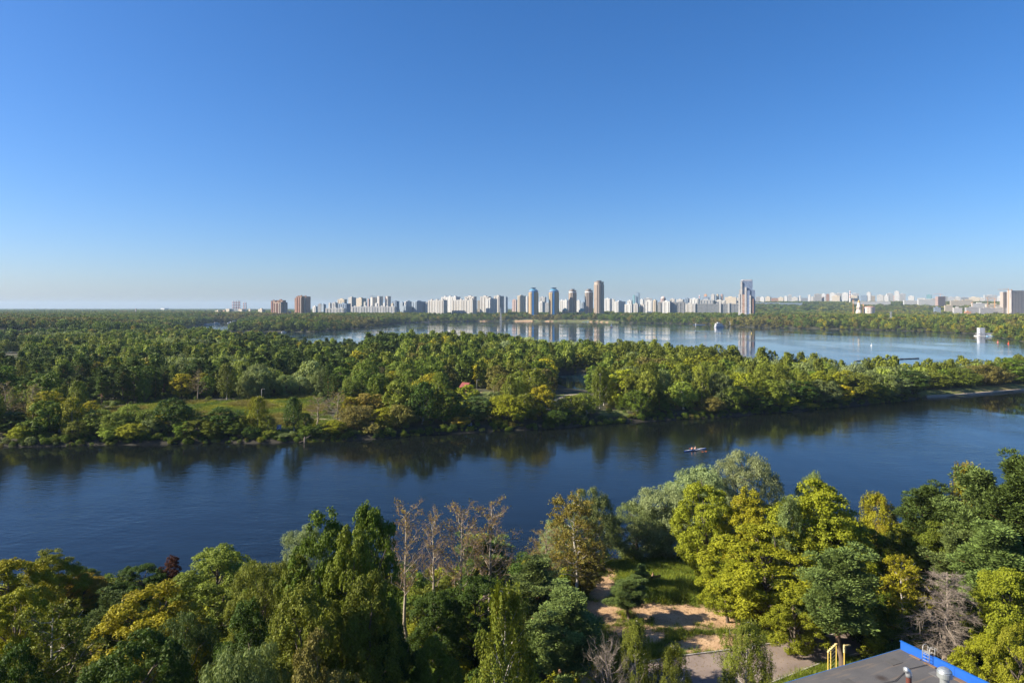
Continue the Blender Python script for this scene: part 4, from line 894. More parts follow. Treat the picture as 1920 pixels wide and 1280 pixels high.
for i, (x0, x1, yt, Y, c, lab) in enumerate([(1417,1460,567.5,3600,BLUE,'long blue-grey shed right of the stepped tower'),(1462,1503,568,3500,BLUE,'long low shed beyond the right-hand wood'),(1695,1720,563.5,3500,WHITE,'long white warehouse left of the unfinished tower'),(1722,1757,562,3400,WHITE,'white warehouse beside the unfinished tower'),
   (1783,1805,564,3300,CREAM,'cream warehouse on the right'),(1805,1822,562.5,3400,CREAM,'second cream warehouse on the right'),(1824,1850,569,2700,WHITE,'large white hall at the building site'),(1850,1878,571,2650,CREAM,'cream hall at the building site'),(1600,1665,565.5,3500,WHITE,'long white shed behind the church'),(1752,1763,577,2500,BLUE,'shed with a blue roof at the building site'),
   (1772,1785,573,2600,CREAM,'small yellow house near the building site'),(1788,1803,577.5,2400,WHITE,'long white site hut'),(1812,1836,577,2350,GREY,'unfinished grey concrete shell, left one'),(1838,1860,578,2330,GREY,'unfinished grey concrete shell, middle one'),(1861,1886,577.5,2340,PALE,'unfinished pale concrete shell, right one'),(1810,1820,585,2150,ORNG,'red site container building')]):
    B(x0, x1, yt, Y, c, 0, lab, 'low', name='warehouse')
for x0, x1, yt, Y, c, lab in [(403,416,583,3000,CREAM,'pale works building at the power station, leftmost'),(418,424,582,3000,ORNG,'ochre works building at the power station'),(423,437,579.5,3200,CREAM,'long works building under the striped chimneys'),(446,461,579.8,3300,CREAM,'works building under the pair of chimneys'),(466,472,579.5,3200,CREAM,'small works building right of the chimneys'),
   (484,498,580,2700,CREAM,'pale building left of the brick towers'),(540,546,584,2250,WHITE,'small white building between the brick towers'),(228,236,586.5,3300,WHITE,'small white building in the far left woods'),(301,317,578,6500,WHITE,'distant white block on the left horizon'),(250,260,587,3000,WHITE,'low white house by the slim tower in the left woods'),
   (80,92,612,1500,TEAL,'house with a turquoise roof in the left woods'),(380,392,590,2600,WHITE,'white shed near the left marina'),(305,309,582,5200,WHITE,'small white house on the left horizon')]:
    B(x0, x1, yt, Y, c, .3, lab, 'low', name='works_building')
B(1285,1315,590.5,2000,WHITE,0,'low white building with long windows near the far shore','low',name='boat_station'); B(1266,1284,592.5,1990,WHITE,.2,'low white shed near the far shore','low',name='boat_station'); B(1242.5,1247,596,1930,(.05,.16,.5),.2,'small blue kiosk on the far shore','low',name='kiosk')
def hip_house(x0, x1, yt, Y, roofc, wallc, label):
    p, g, a, d, rz = frame(x0, x1, yt, Y, .35); e = empty('low_house', (p.x, p.y, g), rz, label, 'building'); h = p.z-g
    MB().box(0, a, 0, d, 0, h*.72).build('wall', facade(wallc), e)
    o = .8; MB().add([(-o,-o,h*.72+.01),(a+o,-o,h*.72+.01),(a+o,d+o,h*.72+.01),(-o,d+o,h*.72+.01),(a*.3,d/2,h),(a*.7,d/2,h)], [(0,1,5,4),(1,2,5),(2,3,4,5),(3,0,4),(3,2,1,0)]).build('roof', plain(roofc, .5), e)
hip_house(1054,1065,577.5,2200,(.06,.24,.24),CREAM,'cream house with a green roof between the round towers'); hip_house(1085,1097.5,578,2230,(.05,.26,.26),CREAM,'cream hall with a green roof left of the dark round tower')

# round towers
def round_tower(x0, x1, ytop, Y, col, label, blue=False, white_ring=False, win=(.13,.12,.11)):
    p = at((x0+x1)/2, ytop, Y); g = hz(p.x, Y)-1.5; R = (x1-x0)*Y/F/2; h = p.z-g; e = empty('round_tower', (p.x, Y+R, g), 0, label, 'building', None)
    wm = facade(col, win, 3.6, (.18,.66), (.26,.80))
    MB().lathe([(R, 0), (R, h*.515)], 40).build('lower_shaft', wm, e); MB().lathe([(R*.97, h*.515), (R*.97, h*.535)], 40, cap=False).build('technical_floor', plain(tuple(c*.55 for c in col)), e); MB().lathe([(R, h*.535), (R, h)], 40).build('upper_shaft', wm, e)
    for k in range(8):                       # projecting bays
        a0 = math.radians(-168+k*22.5); c, s_ = math.cos(a0), math.sin(a0); t = Vector((-s_, c, 0)); n = Vector((c, s_, 0)); q = n*(R-.4)
        pts = [q-t*1.8, q-t*1.8+n*1.7, q+t*1.8+n*1.7, q+t*1.8]
        MB().prism([(v.x, v.y) for v in pts][::-1] if False else [(v.x, v.y) for v in pts], 4, h*.93).build('bay', plain(tuple(min(.7, v*(1.18 if k % 2 else .8)) for v in col), .75), e)
    if blue:
        bl = plain((.03, .15, .38), .4); a0 = math.radians(-97); n = Vector((math.cos(a0), math.sin(a0), 0)); t = Vector((-n.y, n.x, 0)); q = n*(R-.3)
        MB().prism([((q+t*k).x + n.x*o, (q+t*k).y + n.y*o) for k, o in ((-3.1,0),(-3.1,2.6),(3.1,2.6),(3.1,0))], 6, h*1.0).build('blue_glass_strip', bl, e)
        cr = plain((.07, .21, .34), .5)
        MB().lathe([(R*1.02, h*.955), (R*1.06, h*.96), (R*1.06, h*.985), (R*1.0, h*.985)], 40, cap=False).build('blue_ring', bl, e)
        MB().lathe([(R*.98, h+.02), (R*.62, h+5.5), (R*.55, h+6)], 40).build('crown_cone', cr, e); MB().lathe([(R*.40, h+6), (R*.40, h+9.5)], 24).build('lantern', plain((.07,.16,.24), .5), e); MB().lathe([(R*.62, h+9.5), (R*.66, h+10.8)], 24).build('roof_disc', cr, e)
    else:
        MB().lathe([(R*1.05, h+.02), (R*1.05, h+1.6)], 40).build('cornice', plain(tuple(c*.7 for c in col)), e)
        if white_ring: MB().lathe([(R*1.025, h-7), (R*1.025, h-3.5)], 40, cap=False).build('white_ring', plain((.65,.67,.68)), e)
        MB().lathe([(R*.52, h+1.6), (R*.52, h+5.0)], 20).build('roof_drum', plain((.25,.22,.21)), e); MB().lathe([(R*.66, h+5.0), (R*.62, h+6.0)], 20).build('roof_disc', plain((.17,.18,.20)), e)
round_tower(991.8,1009.2,545,2300,SAND_,'leftmost round tower with a blue stripe and blue crown',True); round_tower(1030,1048,545,2300,SAND_,'second round tower with a blue stripe and blue crown',True)
round_tower(1067.3,1081,544.8,2330,TAUPE,'brown round tower, third from the left',False,True); round_tower(1097.7,1112,544.6,2330,(.26,.215,.185),'dark round tower left of the tallest one',False,True,(.07,.08,.10)); round_tower(1115.2,1133,529,2280,(.36,.285,.225),'tallest beige round tower')
def white_cyl(x0, x1, yt, Y, label, red=0):
    p = at((x0+x1)/2, yt, Y); g = hz(p.x, Y)-1; R = (x1-x0)*Y/F/2; h = p.z-g; e = empty('round_apartment_tower', (p.x, Y, g), 0, label, 'building')
    MB().lathe([(R, 0), (R, h)], 28).build('wall', facade((.46,.43,.39), (.2,.2,.2)), e); MB().lathe([(R*1.03, h), (R*1.03, h+1.5)], 28).build('cornice', plain((.5,.42,.34)), e)
    if red: MB().box(-R*1.35, -R*.75, -2, 3, 0, h*.98).build('red_wing', plain((.55,.12,.07)), e)
white_cyl(695,707,558,2800,'white round apartment tower, left of three in the back row'); white_cyl(707.8,718,556,2780,'white round apartment tower, middle of three in the back row'); white_cyl(724,733,556,2780,'white round apartment tower with a red wing',1)
p = at(1243.5, 556, 3000); e = empty('domed_tower', (p.x, 3000, hz(p.x, 3000)), 0, 'pinkish tower with a stepped dome behind the white towers', 'building'); h = p.z - e.location.z
MB().lathe([(12, 0), (12, h-8)], 8).build('wall', facade(PINK), e); MB().lathe([(11, h-8), (9, h-3), (4, h), (.5, h+2)], 16).build('dome', plain((.5,.40,.34)), e)

# brick towers on the left
def brick_tower(parts, label):
    x0, _, yt, Y = parts[0][:4]; b = at(x0, yt, Y); g = hz(b.x, Y)-1.5; e = empty('brick_tower', (b.x, Y, g), -.3, label, 'building')
    for i, (xa, xb, y1, Yp, col, dpt) in enumerate(parts):
        q = at(xa, y1, Yp); w = (xb-xa)*Yp/F; lx, ly = q.x-b.x, Yp-Y; h = q.z-g
        MB().box(lx, lx+w-.05, ly, ly+dpt, 0, h).build('wing', facade(col, (.12,.10,.10)), e)
        MB().box(lx-.2, lx+w-.0, ly-.3, ly+dpt+.2, h, h+1.3).build('parapet', plain(tuple(c*.55 for c in col)), e)
        if w > 10:
            for k in range(int(w/6)): MB().box(lx+3+k*6-1.2, lx+3+k*6+1.2, ly-1.2, ly-.003, 3, h-2).build('balcony_stack', plain((.55,.44,.34) if k % 2 else (.33,.16,.11)), e)
            MB().box(lx+w*.35, lx+w*.65, ly+4, ly+9, h+1.3, h+4.5).build('lift_house', plain((.25,.14,.10)), e)
brick_tower([(508,514.5,564.5,2230,(.20,.12,.12),22),(514.5,518.7,564,2222,(.40,.26,.19),24),(518.8,535,567,2205,(.50,.36,.26),24),(519,534,563.5,2232,(.28,.16,.11),16),(535.1,538.8,567.5,2215,(.24,.17,.15),22)],'shorter brick and cream apartment tower on the left')
brick_tower([(552.3,556,559.5,2330,(.36,.20,.12),20),(556.1,560.6,559.5,2322,(.30,.17,.11),20),(560.7,567,556.5,2305,(.40,.19,.10),26),(567.1,574.5,555.8,2300,(.44,.21,.11),26),(574.6,582,556.6,2308,(.30,.15,.10),26)],'taller red-brown brick apartment tower on the left')

# stepped tall tower
def stepped_tower():
    Y = 1950; b = at(1400, 577, Y); g = hz(b.x, Y)-1.5; e = empty('stepped_tower', (b.x, Y, g), -.34, 'tall stepped apartment tower with white and brown columns on the right', 'building'); k = Y/F
    X = lambda x: (x-1400)*k; Z = lambda y: H-(y-HOR)*k-g
    cream, brown, glass, wt = (.43,.39,.35), (.26,.15,.11), (.12,.16,.25), (.50,.48,.45)
    for nm, xa, xb, yt, y0, y1, c, wn in [('core',1390.5,1410.5,526.5,0,18,glass,(.10,.14,.22)),('left_column',1389,1392.2,528,-3,10,wt,(.2,.2,.22)),('left_shoulder',1386.9,1390.4,543,-2,14,cream,(.14,.14,.15)),('left_wing',1385.3,1388.6,551,-4,12,wt,(.25,.22,.2)),
         ('front_column',1396.4,1399.8,538.5,-8,3,wt,(.2,.2,.22)),('front_bay',1399.9,1406.0,544,-7,3,glass,(.10,.14,.24)),('white_pier',1404.8,1407.3,553.5,-9.5,-7.05,wt,(.3,.3,.3)),('brown_bay',1407.4,1412.5,560,-7.5,6,brown,(.12,.08,.07)),('right_shoulder',1406.1,1415,543.8,-5,14,glass,(.09,.13,.20)),
         ('inner_brown_strip',1392.3,1396.3,552,-5,2,brown,(.35,.27,.22)),('podium',1385,1392,586,-9,-4.05,wt,(.3,.3,.3))]:
        MB().box(X(xa), X(xb), y0, y1, 0, Z(yt)).build(nm, facade(c, wn, 3.0), e)
    MB().prism([(X(1392),1),(X(1409),1),(X(1410.3),9),(X(1406),16),(X(1394),16),(X(1391),9)], Z(526.48), Z(524)).build('roof_crown', plain((.32,.33,.36)), e)
    MB().box(X(1389.4), X(1394), -1, 6, Z(526.4), Z(525)).build('roof_white_cap', plain((.6,.6,.6)), e)
stepped_tower()

# chimneys
def chimney(x, yt, Y, label, group, r=3.0):
    p = at(x, yt, Y); g = hz(p.x, Y)-1; h = p.z-g; e = empty('chimney', (p.x, Y, g), 0, label, 'chimney', group)
    n = 7
    for i in range(n):
        z0, z1 = h*(.45*(i > 0) + (i-1)*.55/(n-1)*(i > 0)), h*(.45 + i*.55/(n-1)) if i < n-1 else h
        if i == 0: z0, z1 = 0, h*.45
        MB().lathe([(r*(1.25-.35*z0/h), z0), (r*(1.25-.35*z1/h), z1)], 14).build('shaft_band', plain((.60,.58,.57) if i % 2 == 0 else (.36,.12,.12)), e)
for i, x in enumerate((436.8,440.1,443.2,446.4,449.3)): chimney(x, 563.6, 3300, ('leftmost','second','third','fourth','rightmost')[i] + ' red and white chimney of the row of five', 'row of five chimneys', 2.6)
for i, x in enumerate((457,461)): chimney(x, 566, 3300, ('left','right')[i] + ' red and white chimney of the separate pair', 'separate pair of chimneys', 2.6)
chimney(1311.6, 553, 3200, 'red and white chimney above the long grid slab', None, 2.4); chimney(1594, 544.5, 4000, 'red and white chimney in the distant skyline on the right', None, 3.2)
chimney(254.8, 578, 3000, 'slim tower rising out of the far left woods', None, 2.2)

# cranes, pylons
def bar(mb, a, b, w=.35): mb.tube([a, b], w, 4)
def crane(x, yt, Y, label, jib=40, ang=0.3, col=(.5,.24,.08)):
    p = at(x, yt, Y); g = hz(p.x, Y)-1; h = p.z-g; e = empty('tower_crane', (p.x, Y, g), ang, label, 'crane'); m = plain(col, .6)
    mb = MB()
    for sx in (-1, 1):
        for sy in (-1, 1): bar(mb, (sx, sy, 0), (sx, sy, h), .28)
    for i in range(int(h/4)): bar(mb, (-1, -1, i*4), (1, -1, i*4+4), .16); bar(mb, (1, 1, i*4), (-1, 1, i*4+4), .16)
    mb.build('mast', m, e); mb = MB(); mb.box(-.9, jib, -.7, .7, h, h+.5); bar(mb, (0,0,h+2.6), (jib,0,h+.6), .25); bar(mb, (0,0,h), (0,0,h+6), .3); bar(mb, (0,0,h+6), (jib*.6,0,h+1), .14); mb.build('jib', m, e)
    mb = MB(); mb.box(-jib*.32, -.95, -.7, .7, h, h+.5); mb.box(-jib*.32, -jib*.22, -1, 1, h-2.4, h-.01); mb.build('counter_jib', m, e); MB().box(.3, 2.6, -2.4, -.72, h-2.6, h-.02).build('cab', plain((.6,.58,.5)), e)
crane(697, 555.5, 2900, 'tower crane above the white round apartment towers', 26, .1, (.25,.25,.27)); crane(1600, 563, 2080, 'orange tower crane left of the church', 8, .4); crane(1619, 571.5, 2080, 'orange tower crane right of the church', 6, 2.0)
crane(1891, 543, 2300, 'tower crane beside the big unfinished block at the right edge', 34, 3.05); crane(1763, 551.5, 3300, 'tower crane on the distant unfinished tower', 30, 2.9, (.5,.3,.28)); crane(1852, 558, 2550, 'orange tower crane over the building site halls', 20, .3); crane(1823, 567, 2500, 'low orange tower crane at the left of the building site', 16, .3)
crane(1865, 560, 2520, 'second orange tower crane over the building site', 18, 2.8)
def pylon(x, yt, Y, label):
    p = at(x, yt, Y); g = hz(p.x, Y)-.5; h = p.z-g; e = empty('power_pylon', (p.x, Y, g), .5, label, 'pylon'); m = plain((.42,.43,.44), .5); mb = MB(); w = 2.6
    for sx in (-1, 1):
        for sy in (-1, 1): bar(mb, (sx*w, sy*w, 0), (sx*.5, sy*.5, h), .3)
    for i in range(7):
        f0, f1 = i/7, (i+1)/7; a, b = w*(1-f0)+.5*f0, w*(1-f1)+.5*f1
        for sy in (-1, 1): bar(mb, (-a, sy*a, f0*h), (b, sy*b, f1*h), .2); bar(mb, (a, sy*a, f0*h), (-b, sy*b, f1*h), .2)
    mb.build('lattice_mast', m, e)
    for f in (.72, .84, .96): mb = MB(); mb.box(-5.5*(1.2-f*.3), 5.5*(1.2-f*.3), -.3, .3, f*h, f*h+.5); mb.build('cross_arm', m, e)
pylon(1670.7, 583.6, 1420, 'lattice power pylon on the right-hand far shore'); pylon(939, 577, 2050, 'pale lattice mast in front of the riverside slabs')

# church and round hall under construction, unfinished blocks
def church():
    Y = 2050; b = at(1610.5, 562.5, Y); g = hz(b.x, Y)-1; h = b.z-g; k = Y/F; e = empty('church', (b.x, Y, g), 0, 'white church tower under construction behind the right-hand shore', 'church'); w = plain((.60,.53,.46)); R = 5.5*k
    MB().lathe([(R, 0), (R, h*.42)], 8).build('base_tier', w, e); MB().lathe([(R*.78, h*.42), (R*.74, h*.68)], 8).build('middle_tier', w, e); MB().lathe([(R*.50, h*.68), (R*.40, h*.86)], 8).build('drum', w, e)
    MB().lathe([(R*.36, h*.86), (R*.42, h*.91), (R*.24, h*.97), (R*.04, h*1.0)], 12).build('dome', plain((.45,.30,.12), .4), e); MB().box(-.25, .25, -.25, .25, h, h+4).build('cross', plain((.5,.36,.1)), e)
    for k2 in range(8):
        a = math.radians(22.5+45*k2); o = MB(); o.box(-1.2, 1.2, -.4, .5, h*.48, h*.62); ob = o.build('window', plain((.08,.08,.09)), e); ob.rotation_euler = (0, 0, a+math.pi/2); ob.location = (math.cos(a)*R*.70, math.sin(a)*R*.70, 0)
    b2 = at(1630, 576, Y); g2 = hz(b2.x, Y)-1; h2 = b2.z-g2; e2 = empty('round_hall', (b2.x, Y, g2), 0, 'round pale hall beside the unfinished church', 'building'); R2 = 9.8*k
    MB().lathe([(R2, 0), (R2, h2)], 32).build('wall', facade((.56,.50,.44), (.16,.14,.13), 5.0, (.3,.7), (.2,.8)), e2); MB().lathe([(R2*1.03, h2), (R2*.98, h2+1.2), (R2*.3, h2+3.5)], 32).build('roof', plain((.38,.22,.18)), e2)
church()
def unfinished(x0, x1, yt, Y, label, col=(.46,.43,.41), dep=24):
    p = at(x0, yt, Y); g = hz(p.x, Y)-1; w = (x1-x0)*Y/F; h = p.z-g; e = empty('unfinished_block', (p.x, Y, g), 0, label, 'building'); m = plain(col); n = int(h/3.4)
    for i in range(n+1): MB().box(0, w, 0, dep, i*h/n, i*h/n+.9).build('floor_slab', m, e)
    MB().box(.8, w-.8, 3, dep-2, .5, h-.5).build('core_wall', plain(tuple(c*.62 for c in col)), e)
    k = max(2, int(w/5))
    for i in range(k+1): MB().box(i*(w-1)/k, i*(w-1)/k+1.0, .05, 1.0, 0, h).build('column', m, e)
unfinished(1897, 1942, 545, 2300, 'big unfinished concrete block at the right edge'); unfinished(1881, 1892, 547.5, 2330, 'slim unfinished tower next to the block at the right edge', (.42,.37,.33), 18); unfinished(1759, 1773, 556, 3250, 'distant brown unfinished tower on the right', (.34,.25,.23))

# ---------------------------------------------------------------- island: paths, hut, boards, poles, embankment
def strip(name, pts, w, mat, off, label):
    pts = [Vector((p[0], p[1], 0)) for p in pts]; fine = []
    for i in range(len(pts)-1):
        n = max(1, int((pts[i+1]-pts[i]).length/2.0))
        for k in range(n): fine.append(pts[i].lerp(pts[i+1], k/n))
    fine.append(pts[-1]); vs, fs = [], []
    for i, p in enumerate(fine):
        d = (fine[min(i+1, len(fine)-1)] - fine[max(i-1, 0)]).normalized(); nrm = Vector((-d.y, d.x, 0)); ww = w*(1+.2*math.sin(i*1.7))
        for s in (-1, 1):
            q = p + nrm*ww*.5*s; vs.append((q.x, q.y, hz(q.x, q.y)+off))
        if i: fs.append((2*i-2, 2*i, 2*i+1, 2*i-1)[::-1])
    mb = MB(); mb.add(vs, fs); return tag(mb.build(name, mat), label, kind='structure')
SANDM = plain((.44,.33,.21), .95, 0, .25, .8)
strip('meadow_path', [gp(x, y, 2.4)[:2] for x, y in ((362,793),(420,789),(480,787.5),(540,786.5),(600,787),(640,789))], 1.7, SANDM, .2, 'sandy footpath along the foot of the island meadow')
strip('meadow_track', [gp(x, y, 2.4)[:2] for x, y in ((505,757),(530,762),(560,765),(585,768))], .8, SANDM, .12, 'faint track crossing the upper meadow')
strip('pond_path', [gp(x, y, 2.4)[:2] for x, y in ((1030,760),(1045,749),(1062,742),(1090,739))], 2.0, plain((.42,.36,.28), .95, 0, .2, .8), .12, 'pale track bending beside the pond')
strip('hut_path', [gp(x, y, 2.4)[:2] for x, y in ((880,734.5),(890,734.5),(903,736))], 1.4, SANDM, .12, 'short sandy path in front of the hut')
def hut():
    p = gp(874, 733, 2.5); e = empty('hut', (p.x, p.y, hz(p.x, p.y)), math.radians(-38), 'dark wooden hut with a red roof on the island', 'hut'); w, d, eave, ridge = 4.2, 4.2, 2.3, 4.3
    wd = plain((.07,.045,.03), .85)
    mb = MB(); mb.box(-w/2, w/2, -d/2, d/2, -.3, eave); mb.add([(-w/2,-d/2,eave),(w/2,-d/2,eave),(w/2,d/2,eave),(-w/2,d/2,eave),(-w/2,0,ridge-.08),(w/2,0,ridge-.08)], [(1,2,5),(3,0,4)]); mb.build('wall', wd, e)
    rm = plain((.20,.035,.03), .7, 0, .15)
    for s in (-1, 1):
        mb = MB(); o = .45; n = Vector((0, -s*(ridge-eave), d/2)).normalized()*.1
        a = [Vector((-w/2-o, s*(d/2+o), eave-.45)), Vector((w/2+o, s*(d/2+o), eave-.45)), Vector((w/2+o, 0, ridge)), Vector((-w/2-o, 0, ridge))]; up = Vector((0, s*.06, .1))
        mb.add(a+[v+up for v in a], [(0,1,2,3),(7,6,5,4),(0,4,5,1),(1,5,6,2),(2,6,7,3),(3,7,4,0)]); ro = mb.build('roof_slope', rm, e)
        for k in range(7):
            x = -w/2-.3+k*(w+.6)/6; MB().add([(x-.05, s*(d/2+.42), eave-.30),(x+.05, s*(d/2+.42), eave-.30),(x+.05, s*.1, ridge+.09),(x-.05, s*.1, ridge+.09),(x, s*(d/2+.42), eave-.22),(x, s*.1, ridge+.17)], [(0,1,4),(1,2,5,4),(2,3,5),(3,0,4,5)]).build('roof_rib', rm, ro)
    MB().box(.9, 1.9, -d/2-.06, -d/2-.003, 0, 2.0).build('door', plain((.22,.10,.05)), e); MB().box(-1.6, -.4, -d/2-.05, -d/2-.003, 1.0, 1.9).build('window', plain((.3,.34,.36), .2), e)
hut()
def nav_board(x, y, back, label, ry=0):
    X, Y = bank_point(x, back); g = max(hz(X, Y), .4); zc = H-(y-HOR)*Y/F; e = empty('navigation_board', (X, Y, g-.3), math.radians(8), label, 'sign', 'navigation boards on the island bank'); h = zc-g+.3; m = plain((.45,.45,.46))
    for s in (-.55, .55): MB().tube([(s, .06, 0), (s, .06, h+.5)], .05, 6).build('post', m, e)
    s = .72; bd = MB().box(-s, s, -.03, .03, h-s, h+s).build('board', plain((.55,.56,.62)), e)
    MB().box(-s+.1, s-.1, -.045, -.033, h-s+.1, h+s-.1).build('blue_panel', plain((.10,.11,.36)), bd)
    wm = plain((.62,.63,.68)); MB().box(-.42, -.08, -.06, -.048, h+.05, h+.5).build('white_mark', wm, bd); MB().box(.12, .42, -.06, -.048, h-.1, h+.45).build('white_mark', wm, bd); MB().add([(-.45,-.055,h-.5),(.45,-.055,h-.5),(.1,-.055,h-.12)], [(0,1,2)]).build('white_mark', wm, bd)
nav_board(523, 800, 7, 'blue and white navigation board below the meadow'); nav_board(881, 797, 3, 'blue and white navigation board on the bank below the hut')
def pole(x, yb, yt, label, col=(.38,.36,.32), r=.085):
    p = gp(x, yb, 2.3); h = (yb-yt)*p.y/F; e = empty('lamp_pole', (p.x, p.y, hz(p.x, p.y)-.2), 0, label, 'pole'); m = plain(col)
    MB().tube([(0,0,0),(0,0,h*.6),(.03,0,h)], [r*1.2, r, r*.75], 7).build('shaft', m, e); MB().tube([(0,0,h-.15),(.5,0,h+.05),(1.0,0,h+.08)], .05, 5).build('arm', m, e); MB().box(.8, 1.35, -.12, .12, h-.02, h+.1).build('lamp_head', plain((.35,.36,.38)), e)
pole(894, 730, 712, 'pale pole beside the red-roofed hut'); pole(490.5, 755, 730, 'slim pole at the back of the meadow'); pole(1009, 738, 716, 'pale pole left of the pond track')
def embankment():
    pts = [bank_point(x, b) for x, b in ((1738,-.2),(1796,-.2),(1850,-.2),(1925,-.2),(2050,-.2))]; e = empty('embankment_wall', (pts[0][0], pts[0][1], 0), 0, 'low concrete embankment wall along the right end of the island', 'wall'); con = plain((.34,.29,.25), .9, 0, .25); capm = plain((.36,.29,.22), .9, 0, .2); o = Vector((pts[0][0], pts[0][1], 0))
    for i in range(len(pts)-1):
        a, b = Vector((*pts[i], 0))-o, Vector((*pts[i+1], 0))-o; n = max(1, int((b-a).length/6)); d = (b-a).normalized(); nr = Vector((-d.y, d.x, 0))
        for k in range(n):
            p, q = a.lerp(b, k/n)+d*.03, a.lerp(b, (k+1)/n)-d*.03
            MB().prism([(p.x, p.y), (q.x, q.y), (q+nr*1.0).to_tuple()[:2], (p+nr*1.0).to_tuple()[:2]], -1.5, .8).build('wall_panel', con, e)
        p, q = a-nr*.12, b-nr*.12; MB().prism([p.to_tuple()[:2], q.to_tuple()[:2], (q+nr*1.5).to_tuple()[:2], (p+nr*1.5).to_tuple()[:2]], 0.803, .95).build('coping', capm, e)
embankment()
def stump():
    X, Y = bank_point(571, -1.0); e = empty('tree_stump', (X, Y, -.6), 0, 'pale broken tree stump standing in the shallow water', 'stump')
    MB().tube([(0,0,0),(.05,0,1.2),(0,.05,2.0),(.1,0,2.5)], [.3,.24,.26,.12], 7).build('trunk', GREYB, e); MB().tube([(0,0,1.9),(1.2,0,2.5),(2.4,.2,3.2)], [.12,.08,.03], 5).build('branch', GREYB, e); MB().tube([(0,0,1.4),(-1.0,0,1.0),(-1.8,-.1,.7)], [.1,.06,.03], 5).build('branch', GREYB, e)
stump()

# ---------------------------------------------------------------- boats, rowers, pontoons
def hull(mb, L, Wd, D, z=0.0, n=9, sharp=1.0):
    vs, fs = [], []
    for i in range(n):
        t = i/(n-1)*2-1; w = Wd/2*max(.02, (1-abs(t)**(2.2*sharp)))**.7; dk = D*(1+.25*t*t); vs += [(t*L/2, -w, z+dk), (t*L/2, -w*.75, z+D*.3), (t*L/2, 0, z-.12), (t*L/2, w*.75, z+D*.3), (t*L/2, w, z+dk)]
    for i in range(n-1):
        for k in range(4): fs.append((i*5+k, i*5+k+1, (i+1)*5+k+1, (i+1)*5+k)[::-1])
        fs.append((i*5+4, i*5, (i+1)*5, (i+1)*5+4)[::-1])
    mb.add(vs, fs); return mb
def skin(name, joints, edges, radii, mat, parent, sub=2):
    me = bpy.data.meshes.new(name); me.from_pydata(joints, edges, []); me.materials.append(mat); o = link_mesh(name, me, parent)
    o.modifiers.new('skin', 'SKIN'); 
    if not me.skin_vertices: me.attributes
    sv = me.skin_vertices[0].data if me.skin_vertices else None
    if sv is not None:
        for i, r_ in enumerate(radii): sv[i].radius = (r_, r_) if not isinstance(r_, tuple) else r_
        sv[0].use_root = True
    s = o.modifiers.new('smooth', 'SUBSURF'); s.levels = 1; s.render_levels = sub
    return o
def head(parent, at_, skin_m, hair_m, face=1):
    x, y, z = at_; f = face
    return MB().lathe([(.02, z-.02), (.085, z+.02), (.098, z+.10), (.07, z+.145), (.02, z+.155)], 12, x-.015*f, y).build('hair', hair_m, parent)
SKIN = plain((.52,.27,.17), .6, 0, .05)
def rower(parent_loc, rz, lx, shirt, hair, label, lean):
    c, s = math.cos(rz), math.sin(rz); e = empty('person', (parent_loc[0]+c*lx, parent_loc[1]+s*lx, parent_loc[2]), rz, label, 'person', 'rowers in the double scull')
    zs = .34; t = lean
    J = [(0,0,zs),(t*.25,0,zs+.22),(t*.5,0,zs+.44),(t*.58,0,zs+.56),(t*.64+.02,0,zs+.70),(t*.64+.03,0,zs+.80),   # pelvis..head
         (t*.5,.19,zs+.42),(t*.5+.30,.24,zs+.28),(t*.5+.55,.20,zs+.22),(t*.5,-.19,zs+.42),(t*.5+.30,-.24,zs+.28),(t*.5+.55,-.20,zs+.22),
         (.05,.10,zs-.02),(.48,.13,zs+.20),(.88,.10,zs-.10),(.98,.10,zs-.04),(.05,-.10,zs-.02),(.48,-.13,zs+.20),(.88,-.10,zs-.10),(.98,-.10,zs-.04),
         (t*.64+.10,0,zs+.735)]
    E = [(0,1),(1,2),(2,3),(3,4),(4,5),(2,6),(6,7),(7,8),(2,9),(9,10),(10,11),(0,12),(12,13),(13,14),(14,15),(0,16),(16,17),(17,18),(18,19),(4,20)]
    R = [.14,.135,.15,.055,.09,.085,.065,.045,.032,.065,.045,.032,.085,.06,.045,.035,.085,.06,.045,.035,.022]
    skin('body', J, E, R, SKIN, e)
    skin('shirt', [J[0],J[1],J[2],(t*.5,.17,zs+.43),(t*.5,-.17,zs+.43)], [(0,1),(1,2),(2,3),(2,4)], [.155,.15,.165,.085,.085], shirt, e)
    skin('shorts', [J[0],J[12],(.28,.12,zs+.09),J[16],(.28,-.12,zs+.09)], [(0,1),(1,2),(0,3),(3,4)], [.155,.1,.085,.1,.085], plain((.03,.03,.05)), e)
    head(e, (t*.64+.01, 0, zs+.70), SKIN, hair); return e
